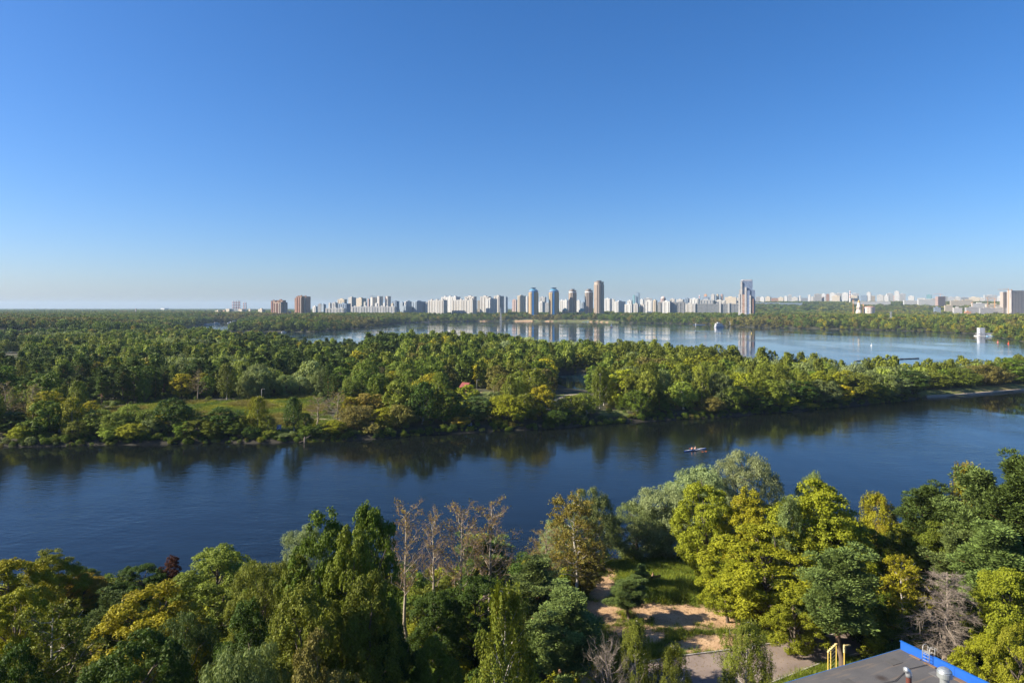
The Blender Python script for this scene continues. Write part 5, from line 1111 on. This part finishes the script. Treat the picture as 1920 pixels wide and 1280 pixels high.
def scull():
    a, b = gp(1282.5, 845.6, .15), gp(1324, 840.3, .15); c = (a+b)/2; rz = math.atan2(b.y-a.y, b.x-a.x); L = (b-a).length; loc = (c.x, c.y, .0)
    e = empty('rowing_boat', loc, rz, 'slim white and blue double scull rowing on the river', 'boat')
    hull(MB(), L, .62, .26, 0, 15, .8).build('hull', plain((.16,.30,.62), .3), e)
    MB().add([(-L/2+.2,0,.36),(-2.2,-.24,.31),(-2.2,.24,.31)], [(0,1,2)]).add([(L/2-.2,0,.36),(1.5,.24,.31),(1.5,-.24,.31)], [(0,1,2)]).build('deck', plain((.72,.75,.78), .35), e)
    cx = (-1.35, -.05)
    for i, x in enumerate(cx):
        MB().box(x-.2, x+.12, -.16, .16, .285, .335).build('seat', plain((.05,.05,.05)), e)
        for s in (-1, 1):
            MB().tube([(x+.3, s*.25, .30), (x+.62, s*.80, .38)], .018, 5).tube([(x+.9, s*.22, .30), (x+.62, s*.80, .38)], .018, 5).build('rigger', plain((.5,.5,.52), .3, .8), e)
    ca, sa = math.cos(rz), math.sin(rz)
    for i, x in enumerate(cx):
        rower(loc, rz, x, plain((.50,.16,.05) if i == 0 else (.55,.30,.22)), plain((.18,.09,.04) if i == 0 else (.45,.36,.28)), ('rower in an orange shirt at the left of the double scull', 'fair-haired rower at the right of the double scull')[i], .12)
        for s in (-1, 1):
            o = empty('oar', (c.x+ca*x, c.y+sa*x, 0), rz, '%s oar of the %s rower with an orange blade' % (('near-side', 'far-side')[s > 0], ('left', 'right')[i]), 'oar', 'oars of the double scull')
            h0, h1 = Vector((.55, s*.12, .58)), Vector((.62, s*.80, .42)); d = (h1-h0); tip = Vector((1.55, s*2.5, .12))
            MB().tube([h0, h1, tip], .024, 6).build('shaft', plain((.6,.6,.58), .4), o)
            u = (tip-h1).normalized(); w = Vector((-u.y, u.x, 0))*.12; q = tip+u*.55
            MB().add([tip-w*.4+Vector((0,0,.02)), tip+w*.4+Vector((0,0,.02)), q+w+Vector((0,0,.02)), q-w+Vector((0,0,.02)), tip-w*.4-Vector((0,0,.02)), tip+w*.4-Vector((0,0,.02)), q+w-Vector((0,0,.02)), q-w-Vector((0,0,.02))], [(0,1,2,3),(7,6,5,4),(0,4,5,1),(1,5,6,2),(2,6,7,3),(3,7,4,0)]).build('blade', plain((.75,.16,.05), .5), o)
scull()
def motor_boat(x, y, L, rz, label, hullc=(.5,.51,.52), cab=True, group=None, top=None):
    p = gp(x, y, 0); e = empty('motor_boat', p, rz, label, 'boat', group); hull(MB(), L, L*.3, L*.12, 0, 9).build('hull', plain(hullc, .35), e)
    if cab:
        MB().prism([(-L*.25,-L*.10),(L*.12,-L*.10),(L*.2,0),(L*.12,L*.10),(-L*.25,L*.10)], L*.125, L*.24).build('cabin', plain((.5,.51,.52), .4), e); MB().box(-L*.2, L*.06, -L*.104, L*.104, L*.165, L*.21).build('window', plain((.05,.07,.09), .2), e)
        MB().box(-L*.26, L*.1, -L*.11, L*.11, L*.242, L*.262).build('cabin_roof', plain(top or (.5,.5,.51)), e)
    return e
for i, (x, y, L, cab) in enumerate([(386,608.6,11,True),(391,608.3,10,True),(396,608.0,12,True),(401,607.8,11,True),(406,607.4,18,True)]): motor_boat(x, y, L, .2+i*.1, ('leftmost','second','third','fourth','largest, rightmost')[i]+' white boat moored in the left channel', group='boats moored in the left channel')
motor_boat(440, 605.8, 26, .05, 'long white cruise boat at the back of the left channel'); motor_boat(430, 606, 12, .0, 'small white boat left of the long cruise boat'); motor_boat(449, 606, 12, .0, 'small white boat right of the long cruise boat')
motor_boat(532, 623.2, 9, 0, 'white speedboat racing left along the wooded point')
for i, (x, y, c) in enumerate([(761,604.6,(.6,.6,.62)),(768,604.6,(.55,.18,.16)),(774.5,604.5,(.6,.6,.62)),(779.5,604.4,(.62,.63,.65))]): motor_boat(x, y, 9, .1, ('white boat at the left of the four by the left far shore','red boat among white ones by the left far shore','white boat right of the red one by the left far shore','last white boat at the jetty by the left far shore')[i], c, True, 'boats by the left far shore')
for x, y, L, c, lab in [(1402,612.4,9,(.6,.3,.22),'small pinkish boat on the right-hand far shore'),(1410,612.6,10,(.6,.05,.05),'red boat on the right-hand far shore'),(1391,609.5,14,(.66,.66,.66),'white boat by the boathouse on the right-hand shore'),(1438,612.3,22,(.5,.5,.51),'large white yacht at the right-hand far shore'),(1894,632.5,6,(.5,.55,.52),'small pale boat near the pontoon at the right')]: motor_boat(x, y, L, .1, lab, c)
def jetty(xa, xb, y, col, label, posts=()):
    a, b = gp(xa, y, 0), gp(xb, y, 0); e = empty('jetty', a, math.atan2(b.y-a.y, b.x-a.x), label, 'jetty'); L = (b-a).length; n = max(2, int(L/6))
    for i in range(n): MB().box(i*L/n+.1, (i+1)*L/n-.1, -1.2, 1.2, -.2, .55).build('deck_section', plain(col), e)
    for q in posts: MB().box(L*q-.9, L*q+.9, -.8, .8, .553, 4.5).build('white_booth', plain((.64,.62,.56)), e)
jetty(1447, 1480, 611, (.05,.17,.45), 'blue jetty with white booths right of the yacht', (.3,.55,.78,.9)); jetty(782, 805, 604, (.4,.36,.3), 'wooden jetty right of the four boats'); jetty(1092, 1115, 603.2, (.16,.36,.52), 'pale blue floating jetty below the tallest round tower', (.45,)); jetty(1513, 1526, 611.6, (.4,.37,.32), 'short pale jetty on the wooded right shore'); jetty(1300, 1322, 609.4, (.08,.2,.45), 'blue mooring stage left of the houseboat', (.2,))
def boom():
    a, b = gp(1603, 677.2, 0), gp(1722, 672, 0); e = empty('floating_boom', a, math.atan2(b.y-a.y, b.x-a.x), 'long dark floating boom lying on the lake', 'boom'); L = (b-a).length; m = plain((.045,.045,.055), .8); n = 24
    for i in range(n): MB().box(i*L/n+.12, (i+1)*L/n-.12, -.75, .75, -.2, .5+.08*(i % 3)).build('pontoon_section', m, e)
boom()
def sailboat():
    p = gp(1146.4, 613.6, 0); e = empty('sailing_dinghy', p, .2, 'small sailing boat with a white sail on the lake', 'boat'); hull(MB(), 7.5, 2.2, .9).build('hull', plain((.32,.12,.10), .4), e)
    MB().tube([(.4,0,.5),(.4,0,9.5)], .07, 6).build('mast', plain((.5,.5,.5)), e); MB().add([(.25,0,1.4),(-3,.4,1.6),(.3,0,9.2),(.25,.05,1.4),(-3,.45,1.6),(.3,.05,9.2)], [(0,1,2),(5,4,3),(0,3,4,1),(1,4,5,2),(2,5,3,0)]).build('main_sail', plain((.72,.72,.70)), e); MB().add([(.6,0,1.5),(3.2,.2,1.0),(.5,0,7.5),(.6,.04,1.5),(3.2,.24,1.0),(.5,.04,7.5)], [(2,1,0),(3,4,5),(0,1,4,3),(1,2,5,4),(2,0,3,5)]).build('jib_sail', plain((.7,.7,.69)), e)
sailboat()
def houseboat():
    a = gp(1348, 613.5, 0); k = a.y/F; e = empty('houseboat', a, .15, 'two-deck white and grey houseboat moored at the far shore', 'boat'); w = 8*k
    MB().box(-w, w, -5, 5, -.3, 1.2).build('pontoon_hull', plain((.22,.24,.3)), e); MB().box(-w*.92, w*.92, -4.2, 4.2, 1.2, 4.6).build('lower_deck_house', facade((.46,.46,.50), (.08,.09,.12)), e); MB().box(-w*.98, w*.98, -4.8, 4.8, 4.6, 5.0).build('middle_deck', plain((.46,.46,.47)), e)
    MB().box(-w*.82, w*.6, -3.6, 3.6, 5.0, 8.2).build('upper_deck_house', facade((.52,.52,.55), (.1,.1,.13)), e); MB().box(-w*.9, w*.7, -4.2, 4.2, 8.2, 8.8).build('roof', plain((.48,.48,.48)), e); MB().box(-w*.45, w*.1, -2, 2, 8.8, 11.2).build('wheelhouse', plain((.46,.46,.46)), e)
houseboat()
B(1368,1386,603.5,1640,WHITE,0,'low pale boathouse right of the houseboat','low',name='boathouse')
def pontoon_station():
    a = gp(1858, 630, 0); k = a.y/F; e = empty('floating_boat_station', a, -.12, 'white floating boat station with a tall cabin at the right', 'boat station'); X = lambda x: (x-1858)*k; wt = plain((.52,.53,.55))
    MB().box(X(1832), X(1884), -6, 6, -.2, .9).build('float_deck', plain((.60,.58,.54)), e); MB().box(X(1836), X(1846), -3, 4, .9, 12.5).build('tall_cabin', facade((.48,.49,.52), (.25,.27,.31), 4.0), e); MB().box(X(1834), X(1848), -4, 5, 3.6, 4.1).build('cabin_terrace', wt, e)
    MB().box(X(1848), X(1862), -2, 4, .9, 4.5).build('low_cabin', wt, e); MB().box(X(1863), X(1879), -3, 4, .9, 3.4).build('hall', wt, e); MB().box(X(1862.5), X(1879.5), -3.5, 4.5, 3.4, 3.9).build('blue_roof', plain((.36,.50,.66)), e); MB().box(X(1850), X(1861), -2.6, 4.4, 4.5, 4.9).build('cabin_roof', plain((.48,.48,.48)), e)
    MB().box(X(1846), X(1860), -9, -6.1, -.2, .7).build('blue_float', plain((.20,.42,.62)), e); MB().box(X(1861), X(1868), -9, -6.1, -.2, 1.6).build('cream_float', plain((.60,.50,.32)), e); MB().box(X(1869), X(1881), -8.6, -6.1, -.2, 1.1).build('dark_float', plain((.10,.14,.15)), e)
pontoon_station()
def buoy(x, y, col, label, R=.9):
    p = gp(x, y, 0); e = empty('buoy', p, 0, label, 'buoy'); MB().lathe([(.1,-.5),(R,-.1),(R*.95,.5),(R*.3,.9)], 12).build('float', plain(col, .4), e); MB().tube([(0,0,.85),(0,0,2.2)], .09, 6).build('staff', plain(col), e); MB().lathe([(.05,2.15),(.32,2.3),(.32,2.75),(.05,2.9)], 8).build('top_mark', plain(col), e)
buoy(1891, 644, (.75,.10,.04), 'red buoy in the dark reflection at the right'); buoy(1871, 641.5, (.7,.2,.18), 'pinkish buoy left of the red buoy'); buoy(1634, 648, (.7,.7,.68), 'white buoy out on the lake'); buoy(1055, 629, (.12,.13,.15), 'dark buoy on the lake below the round towers', .8); buoy(1409, 625, (.72,.55,.15), 'yellow buoy below the stepped tower')

# ---------------------------------------------------------------- near bank: yard, kerb, bench, flat-roofed building
GZ = 2.5
def asphalt():
    m, t, b = new_mat('asphalt'); tc = N(t, 'ShaderNodeTexCoord'); a = N(t, 'ShaderNodeTexNoise', Scale=.5, Detail=6.0); c = N(t, 'ShaderNodeTexNoise', Scale=14.0, Detail=4.0); t.links.new(tc.outputs['Object'], a.inputs[0]); t.links.new(tc.outputs['Object'], c.inputs[0])
    f = mth(t, 'ADD', mth(t, 'MULTIPLY', a.outputs[0], .7), mth(t, 'MULTIPLY', c.outputs[0], .3)); t.links.new(ramp(t, f, [(.3,(.15,.115,.095)),(.55,(.22,.175,.15)),(.75,(.27,.21,.17))]), b.inputs['Base Color']); b.inputs['Roughness'].default_value = .9; return m
mb = MB(); mb.add([(x, y, GZ+.05) for x, y in ROAD], [tuple(range(len(ROAD)))]); tag(mb.build('yard_pavement', asphalt()), 'pinkish worn asphalt yard at the bottom of the picture', kind='structure')
def kerb(pts, label):
    e = empty('kerb', (pts[0][0], pts[0][1], GZ), 0, label, None); e['kind'] = 'structure'; m = plain((.36,.33,.30), .9, 0, .2); o = Vector((*pts[0], 0))
    for i in range(len(pts)-1):
        a, b = Vector((*pts[i], 0))-o, Vector((*pts[i+1], 0))-o; d = (b-a).normalized(); nr = Vector((-d.y, d.x, 0))*.09; n = max(1, int((b-a).length))
        for k in range(n):
            p, q = a.lerp(b, k/n)+d*.01, a.lerp(b, (k+1)/n)-d*.01; MB().prism([(p-nr).to_tuple()[:2], (q-nr).to_tuple()[:2], (q+nr).to_tuple()[:2], (p+nr).to_tuple()[:2]], -.1, .17).build('kerb_stone', m, e)
kerb([(13,77.2),(19,79.2),(25,80.6),(31,82.2),(38,83.9),(42,85.3)], 'stone kerb on the far side of the yard'); kerb([(21,69.5),(28.2,73.8),(35.3,77.8),(42,80.5)], 'stone kerb on the near side of the yard')
def bench():
    p = gp(1228, 1090, GZ); e = empty('park_bench', (p.x, p.y, GZ), math.radians(24), 'dark wooden bench on the grass facing the river', 'bench'); wd = plain((.045,.03,.022), .7); ir = plain((.03,.03,.03), .5)
    for k in range(4): MB().box(-.95, .95, -.02+k*.12, .08+k*.12, .43, .47).build('seat_slat', wd, e)
    for k in range(4): MB().box(-.95, .95, -.10-k*.03, -.06-k*.03, .52+k*.12, .62+k*.12).build('back_slat', wd, e)
    for s in (-.75, .75): MB().box(s-.04, s+.04, -.05, .02, 0, .43).build('leg', ir, e); MB().box(s-.04, s+.04, .38, .44, 0, .43).build('leg', ir, e); MB().tube([(s, -.04, .43), (s, -.2, 1.02)], .03, 6).build('back_post', ir, e)
    c, s_ = math.cos(math.radians(24)), math.sin(math.radians(24)); lx = -.3
    q = empty('person', (p.x+c*lx, p.y+s_*lx, GZ), math.radians(24+90), 'person in a pale pink top sitting on the bench with back to the camera', 'person'); zs = .58
    J = [(.14,0,zs),(.1,0,zs+.22),(.08,0,zs+.44),(.09,0,zs+.55),(.12,0,zs+.68),(.12,0,zs+.78),(.08,.18,zs+.42),(.14,.24,zs+.18),(.34,.15,zs+.08),(.08,-.18,zs+.42),(.14,-.24,zs+.18),(.34,-.15,zs+.08),(.2,.1,zs-.03),(.56,.12,zs-.02),(.56,.12,zs-.46),(.70,.12,zs-.53),(.2,-.1,zs-.03),(.56,-.12,zs-.02),(.56,-.12,zs-.46),(.70,-.12,zs-.53),(.2,0,zs+.715)]
    E = [(0,1),(1,2),(2,3),(3,4),(4,5),(2,6),(6,7),(7,8),(2,9),(9,10),(10,11),(0,12),(12,13),(13,14),(14,15),(0,16),(16,17),(17,18),(18,19),(4,20)]
    skin('body', J, E, [.14,.13,.145,.05,.09,.085,.062,.045,.03,.062,.045,.03,.085,.065,.045,.035,.085,.065,.045,.035,.022], SKIN, q)
    skin('top', [J[0],J[1],J[2],J[6],J[9]], [(0,1),(1,2),(2,3),(2,4)], [.155,.15,.165,.085,.085], plain((.60,.38,.33)), q); skin('trousers', [J[0],J[12],J[13],J[14],J[16],J[17],J[18]], [(0,1),(1,2),(2,3),(0,4),(4,5),(5,6)], [.152,.1,.078,.06,.1,.078,.06], plain((.05,.06,.10)), q); head(q, (.11, 0, zs+.68), SKIN, plain((.09,.045,.025)))
bench()

def flat_roof_building():
    C = Vector((39.3, 69.1, 0)); ang = math.atan2(-.405, -.914); zr = 8.5       # local +x runs along the left roof edge, +y along the blue parapet
    e = empty('flat_roofed_building', (C.x, C.y, GZ), ang, 'low building with a grey felt roof and bright blue parapet in the lower right corner', 'building'); LX, LY, h = 34.0, 22.0, zr-GZ
    MB().box(.3, LX, .3, LY, -.3, h-.32).build('wall', plain((.45,.42,.38), .9), e)
    m, t, b = new_mat('roof_felt'); tc = N(t, 'ShaderNodeTexCoord'); sp = N(t, 'ShaderNodeSeparateXYZ'); t.links.new(tc.outputs['Object'], sp.inputs[0])
    n1 = N(t, 'ShaderNodeTexNoise', Scale=.35, Detail=6.0, Roughness=.65); n2 = N(t, 'ShaderNodeTexNoise', Scale=9.0, Detail=5.0); t.links.new(tc.outputs['Object'], n1.inputs[0]); t.links.new(tc.outputs['Object'], n2.inputs[0])
    c = ramp(t, mth(t, 'ADD', mth(t, 'MULTIPLY', n1.outputs[0], .65), mth(t, 'MULTIPLY', n2.outputs[0], .35)), [(.3,(.055,.055,.058)),(.5,(.085,.083,.083)),(.66,(.105,.10,.096)),(.8,(.19,.14,.09))])
    mp = N(t, 'ShaderNodeMapping'); mp.inputs['Scale'].default_value = (.25, 2.2, 1); t.links.new(tc.outputs['Object'], mp.inputs[0]); n3 = N(t, 'ShaderNodeTexNoise', Scale=1.0, Detail=5.0); t.links.new(mp.outputs[0], n3.inputs[0])
    c = mixc(t, ramp(t, n3.outputs[0], [(.54,(0,0,0)),(.66,(.38,.38,.38))]), c, (.20,.145,.095))     # streaks of dust in the laps
    sx = N(t, 'ShaderNodeVectorMath', operation='DISTANCE'); t.links.new(tc.outputs['Object'], sx.inputs[0]); sx.inputs[1].default_value = (6.6, 3.0, h)
    c = mixc(t, ramp(t, mth(t, 'ADD', sx.outputs['Value'], mth(t, 'MULTIPLY', n2.outputs[0], .5)), [(.45,(.9,.9,.9)),(.95,(0,0,0))]), c, (.035,.025,.02))   # old stain
    t.links.new(c, b.inputs['Base Color']); b.inputs['Roughness'].default_value = .85; bp = N(t, 'ShaderNodeBump', Strength=.5, Distance=.03); t.links.new(n2.outputs[0], bp.inputs['Height']); t.links.new(bp.outputs[0], b.inputs['Normal'])
    ro = MB().box(0.0, LX, 0.0, LY, h-.3, h-.03).build('roof', m, e); n = 22
    for i in range(n):                          # felt strips with laps
        y0 = i*LY/n; mb = MB(); mb.add([(0.02,y0,h+.012),(LX,y0,h+.012),(LX,y0+LY/n+.12,h-.012),(0.02,y0+LY/n+.12,h-.012),(0.02,y0,h-.03),(LX,y0,h-.03)], [(0,1,2,3),(0,4,5,1)][:2]); mb.build('felt_strip', m, ro)
    for i, (x, y, a, b_, g) in enumerate(((2.2,1.0,1.4,.9,.075),(5.2,4.6,2.2,1.0,.11),(9.5,1.8,1.2,1.3,.07),(3.4,6.6,1.0,2.0,.12),(12.5,4.0,2.6,1.0,.10),(1.0,4.2,.8,1.6,.13),(7.8,7.2,1.5,1.0,.07),(15.5,2.4,1.8,1.1,.115))):
        MB().box(x, x+a, y, y+b_, h-.02, h+.028+.003*i).build('felt_patch', plain((g, g*.97, g*.94), .9, 0, .3), ro)
    for i in range(5): MB().box(.05+i*.05, .32+i*.11, 1.2+i*1.55, 2.3+i*1.6, h-.02, h+.06).build('rust_streak', plain((.16,.10,.06), .9, 0, .4), ro)
    MB().tube([(.5,3.2,h+.07),(3,3.0,h+.06),(6,3.9,h+.06),(9,3.5,h+.06),(14,4.4,h+.06)], .025, 5).build('cable', plain((.03,.03,.03)), ro)
    bl = plain((.008,.085,.40), .5, 0, .25)
    n = 8
    for i in range(n): MB().box(-.14, -.02, i*LY/n+.01, (i+1)*LY/n-.01, h-.45, h+.80).build('parapet_panel', bl, e)
    MB().box(-.19, .05, -.04, LY, h+.803, h+.84).build('parapet_cap', plain((.010,.11,.45), .4), e)
    MB().box(-.02, LX, -.06, -.003, h-.3, h+.022).build('roof_edge_trim', plain((.03,.14,.40), .5), e)
    for k in range(2): MB().box(-.02, .45-.15*k, .25+.0*k, .7, h+.03, h+.05).build('rust_patch', plain((.2,.12,.07)), e) if False else None
    inv = Matrix.Rotation(-ang, 4, 'Z')
    def loc(x, y): p = gp(x, y, zr); return p
    # roof vents: brown pipe with a bent grey cowl, galvanised mushroom vent
    p = loc(1704, 1291); v = empty('pipe_vent', (p.x, p.y, zr), 0, 'brown roof pipe with a bent grey metal cowl', 'vent')
    MB().lathe([(.36,0),(.36,.1),(.24,.14),(.24,.2)], 20).build('collar', plain((.12,.11,.11)), v); MB().lathe([(.235,.1),(.235,1.12)], 20).build('pipe', plain((.11,.035,.025), .5), v)
    MB().tube([(0,0,1.12),(0,0,1.4),(-.08,-.02,1.62),(-.26,-.06,1.78),(-.40,-.09,1.80)], [.27,.27,.26,.24,.23], 16).build('cowl', plain((.50,.53,.55), .35, .6), v)
    p = loc(1771, 1291); v = empty('mushroom_vent', (p.x, p.y, zr), 0, 'large galvanised roof vent with a round cap', 'vent'); mt = plain((.45,.49,.49), .38, .65, .2)
    MB().lathe([(.55,0),(.5,.12),(.38,.16),(.38,1.0),(.44,1.05)], 24).build('stack', mt, v); MB().lathe([(.40,1.05),(.62,1.12),(.62,1.55),(.58,1.6)], 24, cap=False).build('wind_band', mt, v); MB().lathe([(.60,1.66),(.56,1.72),(.36,1.88),(.05,1.95)], 24).build('cap', mt, v)
    for k in range(6): a = k*math.pi/3; MB().tube([(math.cos(a)*.5, math.sin(a)*.5, 1.5), (math.cos(a)*.5, math.sin(a)*.5, 1.70)], .02, 5).build('strut', mt, v)
    p = loc(1840, 1300)
    # ladder hooked over the parapet
    uy = Vector((math.cos(ang+math.pi/2), math.sin(ang+math.pi/2), 0)); ux = Vector((math.cos(ang), math.sin(ang), 0)); base = C + uy*2.6
    v = empty('roof_ladder', (base.x, base.y, zr), ang, 'pale metal access ladder hooked over the blue parapet', 'ladder'); m2 = plain((.36,.36,.34), .5, .3)
    for s in (0, .7): MB().tube([(.35,s,.25),(.35,s,1.25),(.25,s,1.62),(-.15,s,1.68),(-.45,s,1.45),(-.45,s,-4.5)], .035, 7).build('rail', m2, v)
    for k in range(4): MB().tube([(.35,0,.3+.3*k),(.35,.7,.3+.3*k)], .022, 6).build('rung', m2, v)
    for k in range(16): MB().tube([(-.45,0,1.3-.35*k),(-.45,.7,1.3-.35*k)], .022, 6).build('rung', m2, v)
    MB().box(-.1, .33, .0, .7, 1.02, 1.06).build('step_plate', m2, v); 
    for k in range(3): MB().tube([(-.45,0,1.2-.8*k),(-.95,.05,1.2-.8*k),(-1.1,.35,1.2-.8*k),(-.95,.65,1.2-.8*k),(-.45,.7,1.2-.8*k)], .02, 5).build('safety_hoop', m2, v)
    # yellow frame and post behind the roof
    ym = plain((.62,.46,.10), .5, 0, .15); ylt = plain((.70,.58,.28), .5)
    p = at(1552.5, 1222, 73.5); q = at(1568, 1214.5, 75.2); v = empty('yellow_goal', (p.x, p.y, GZ), math.atan2(q.y-p.y, q.x-p.x), 'yellow metal frame standing beside the orange pine trunk', 'frame'); L = math.hypot(q.x-p.x, q.y-p.y); hh = p.z-GZ
    for f in (0, .33, 1): MB().box(L*f-.04, L*f+.04, -.04, .04, 0, hh if f != .33 else hh-.1).build('post', ym, v)
    MB().box(-.08, L+.12, -.08, .08, hh, hh+.1).build('top_bar', ylt, v)
    for k in range(5): MB().box(L*(.1+.2*k)-.07, L*(.1+.2*k)+.07, -.1, .1, hh+.103, hh+.17).build('bracket', ylt, v)
    for k in range(8): MB().box(.1, L-.1, -.012, .012, .4+k*.4, .425+k*.4).build('wire', plain((.3,.3,.2)), v)
    p = at(1583.5, 1210, 75.5); v = empty('yellow_post', (p.x, p.y, GZ), .2, 'single yellow post with a short arm behind the roof', 'post'); hh = p.z-GZ
    MB().box(-.06, .06, -.06, .06, 0, hh).build('shaft', ym, v); MB().box(-.1, .1, -.1, .1, hh-.75, hh+.1).build('head', ylt, v); MB().box(.14, .72, -.06, .06, hh-.04, hh+.08).build('arm', ylt, v)
flat_roof_building()

# ---------------------------------------------------------------- grass in the clearing and on the meadow
def grass_variants():
    c = bpy.data.collections.new('tuft')
    for s in range(3):
        r = np.random.default_rng(50+s); n = 46; P = np.stack([r.normal(size=n)*.22, r.normal(size=n)*.22, np.zeros(n)], -1); d = np.stack([r.normal(size=n)*.35, r.normal(size=n)*.35, np.ones(n)], -1)*r.uniform(.35, 1.0, (n, 1)); w = unit(np.cross(d, r.normal(size=(n, 3))))*.022
        V = np.stack([P-w, P+w, P+d], 1).reshape(-1, 3); me = np_mesh('tuft', V, np.arange(n*3).reshape(-1, 3), LEAF_I, {'lv': ('FACE', r.random(n)), 'cv': ('FACE', r.random(n))}); c.objects.link(bpy.data.objects.new('tuft_%d' % s, me))
    return c
GV = grass_variants()
X, Y = scatter_pts(r2, 6, 42, 66, 112, .34); sn = np.zeros(len(X))
for e_ in SANDS: sn = np.maximum(sn, ell(X, Y, *e_))
kp = (in_poly(X, Y, CLEAR) | ((X > 9) & (X < 31) & (Y > 98) & (Y < 113))) & (sn + r2.normal(size=len(X))*.18 < .5) & ~in_poly(X, Y, ROAD) & (sd_water(X, Y) > 1.0); X, Y = X[kp], Y[kp]; hh = r2.uniform(.25, .8, len(X)); hh *= np.where((Y > 94) & (Y < 101) & (X > 17), 1.7, 1.0)
spread('clearing_grass', GV, np.stack([X, Y, hzs(X, Y)], -1), np.stack([hh*1.6, hh*1.6, hh], -1), tints(list(r2.choice(['green', 'light', 'olive', 'yellowgreen'], len(X), p=[.5, .22, .2, .08])), len(X)), 'green and dry grass around the sandy clearing')
X, Y = scatter_pts(r2, -200, -40, 215, 330, .95); kp = in_poly(X, Y, MEADOW) & (r2.random(len(X)) < .8) & ~((np.abs(Y-249.5-(X+90)*.02) < 1.6) & (X < -60)); X, Y = X[kp], Y[kp]; patch = np.sin(X/9+Y/17)*np.cos(Y/8-X/21) + .5*np.sin(X/4.1+1)*np.sin(Y/5.3); hh = r2.uniform(.35, 1.1, len(X))*np.where(patch > .35, 1.35, .9)
spread('meadow_grass', GV, np.stack([X, Y, hzs(X, Y)], -1), np.stack([hh*2.4, hh*2.4, hh], -1), tints(list(np.where(patch > .35, 'brown', np.where(patch < -.25, 'green', np.where(r2.random(len(X)) < .5, 'olive', 'yellowgreen')))), len(X)), 'rough grass of the island meadow')

# fallen leaves on sand and asphalt
nl = 9000; X = r2.uniform(8, 42, nl); Y = r2.uniform(68, 112, nl); kp = in_poly(X, Y, CLEAR) | in_poly(X, Y, ROAD); X, Y = X[kp], Y[kp]; nl = len(X); road = in_poly(X, Y, ROAD)
Pl = np.stack([X, Y, np.where(road, GZ+.058, hzs(X, Y)+.03)], -1); V, Fq, A_ = leaf_quads(Pl, r2.normal(size=(nl, 3)), unit(r2.normal(size=(nl, 3))*.25+UP), r2.uniform(.08, .2, nl), r2.uniform(.06, .14, nl), r2.random(nl), r2)
fl_ = tag(link_mesh('fallen_leaves', np_mesh('fallen_leaves', V, Fq, LEAF, A_)), 'fallen yellow and brown leaves on the sand and the yard', 'leaves', kind='stuff'); fl_.color = (.17, .115, .035, .4)

# ---------------------------------------------------------------- the air
hm = bpy.data.materials.new('haze'); hm.use_nodes = True; t = hm.node_tree; t.nodes.remove(t.nodes['Principled BSDF'])
pv = t.nodes.new('ShaderNodeVolumePrincipled'); pv.inputs['Color'].default_value = (.56, .76, 1.0, 1); pv.inputs['Density'].default_value = 4.2e-5; pv.inputs['Anisotropy'].default_value = 0.0
t.links.new(pv.outputs[0], t.nodes['Material Output'].inputs['Volume'])
MBh = MB().box(-24000, 24000, -300, 16500, -4.5, 175); tag(MBh.build('haze', hm), 'thin blue haze over the lake and the city', kind='stuff')
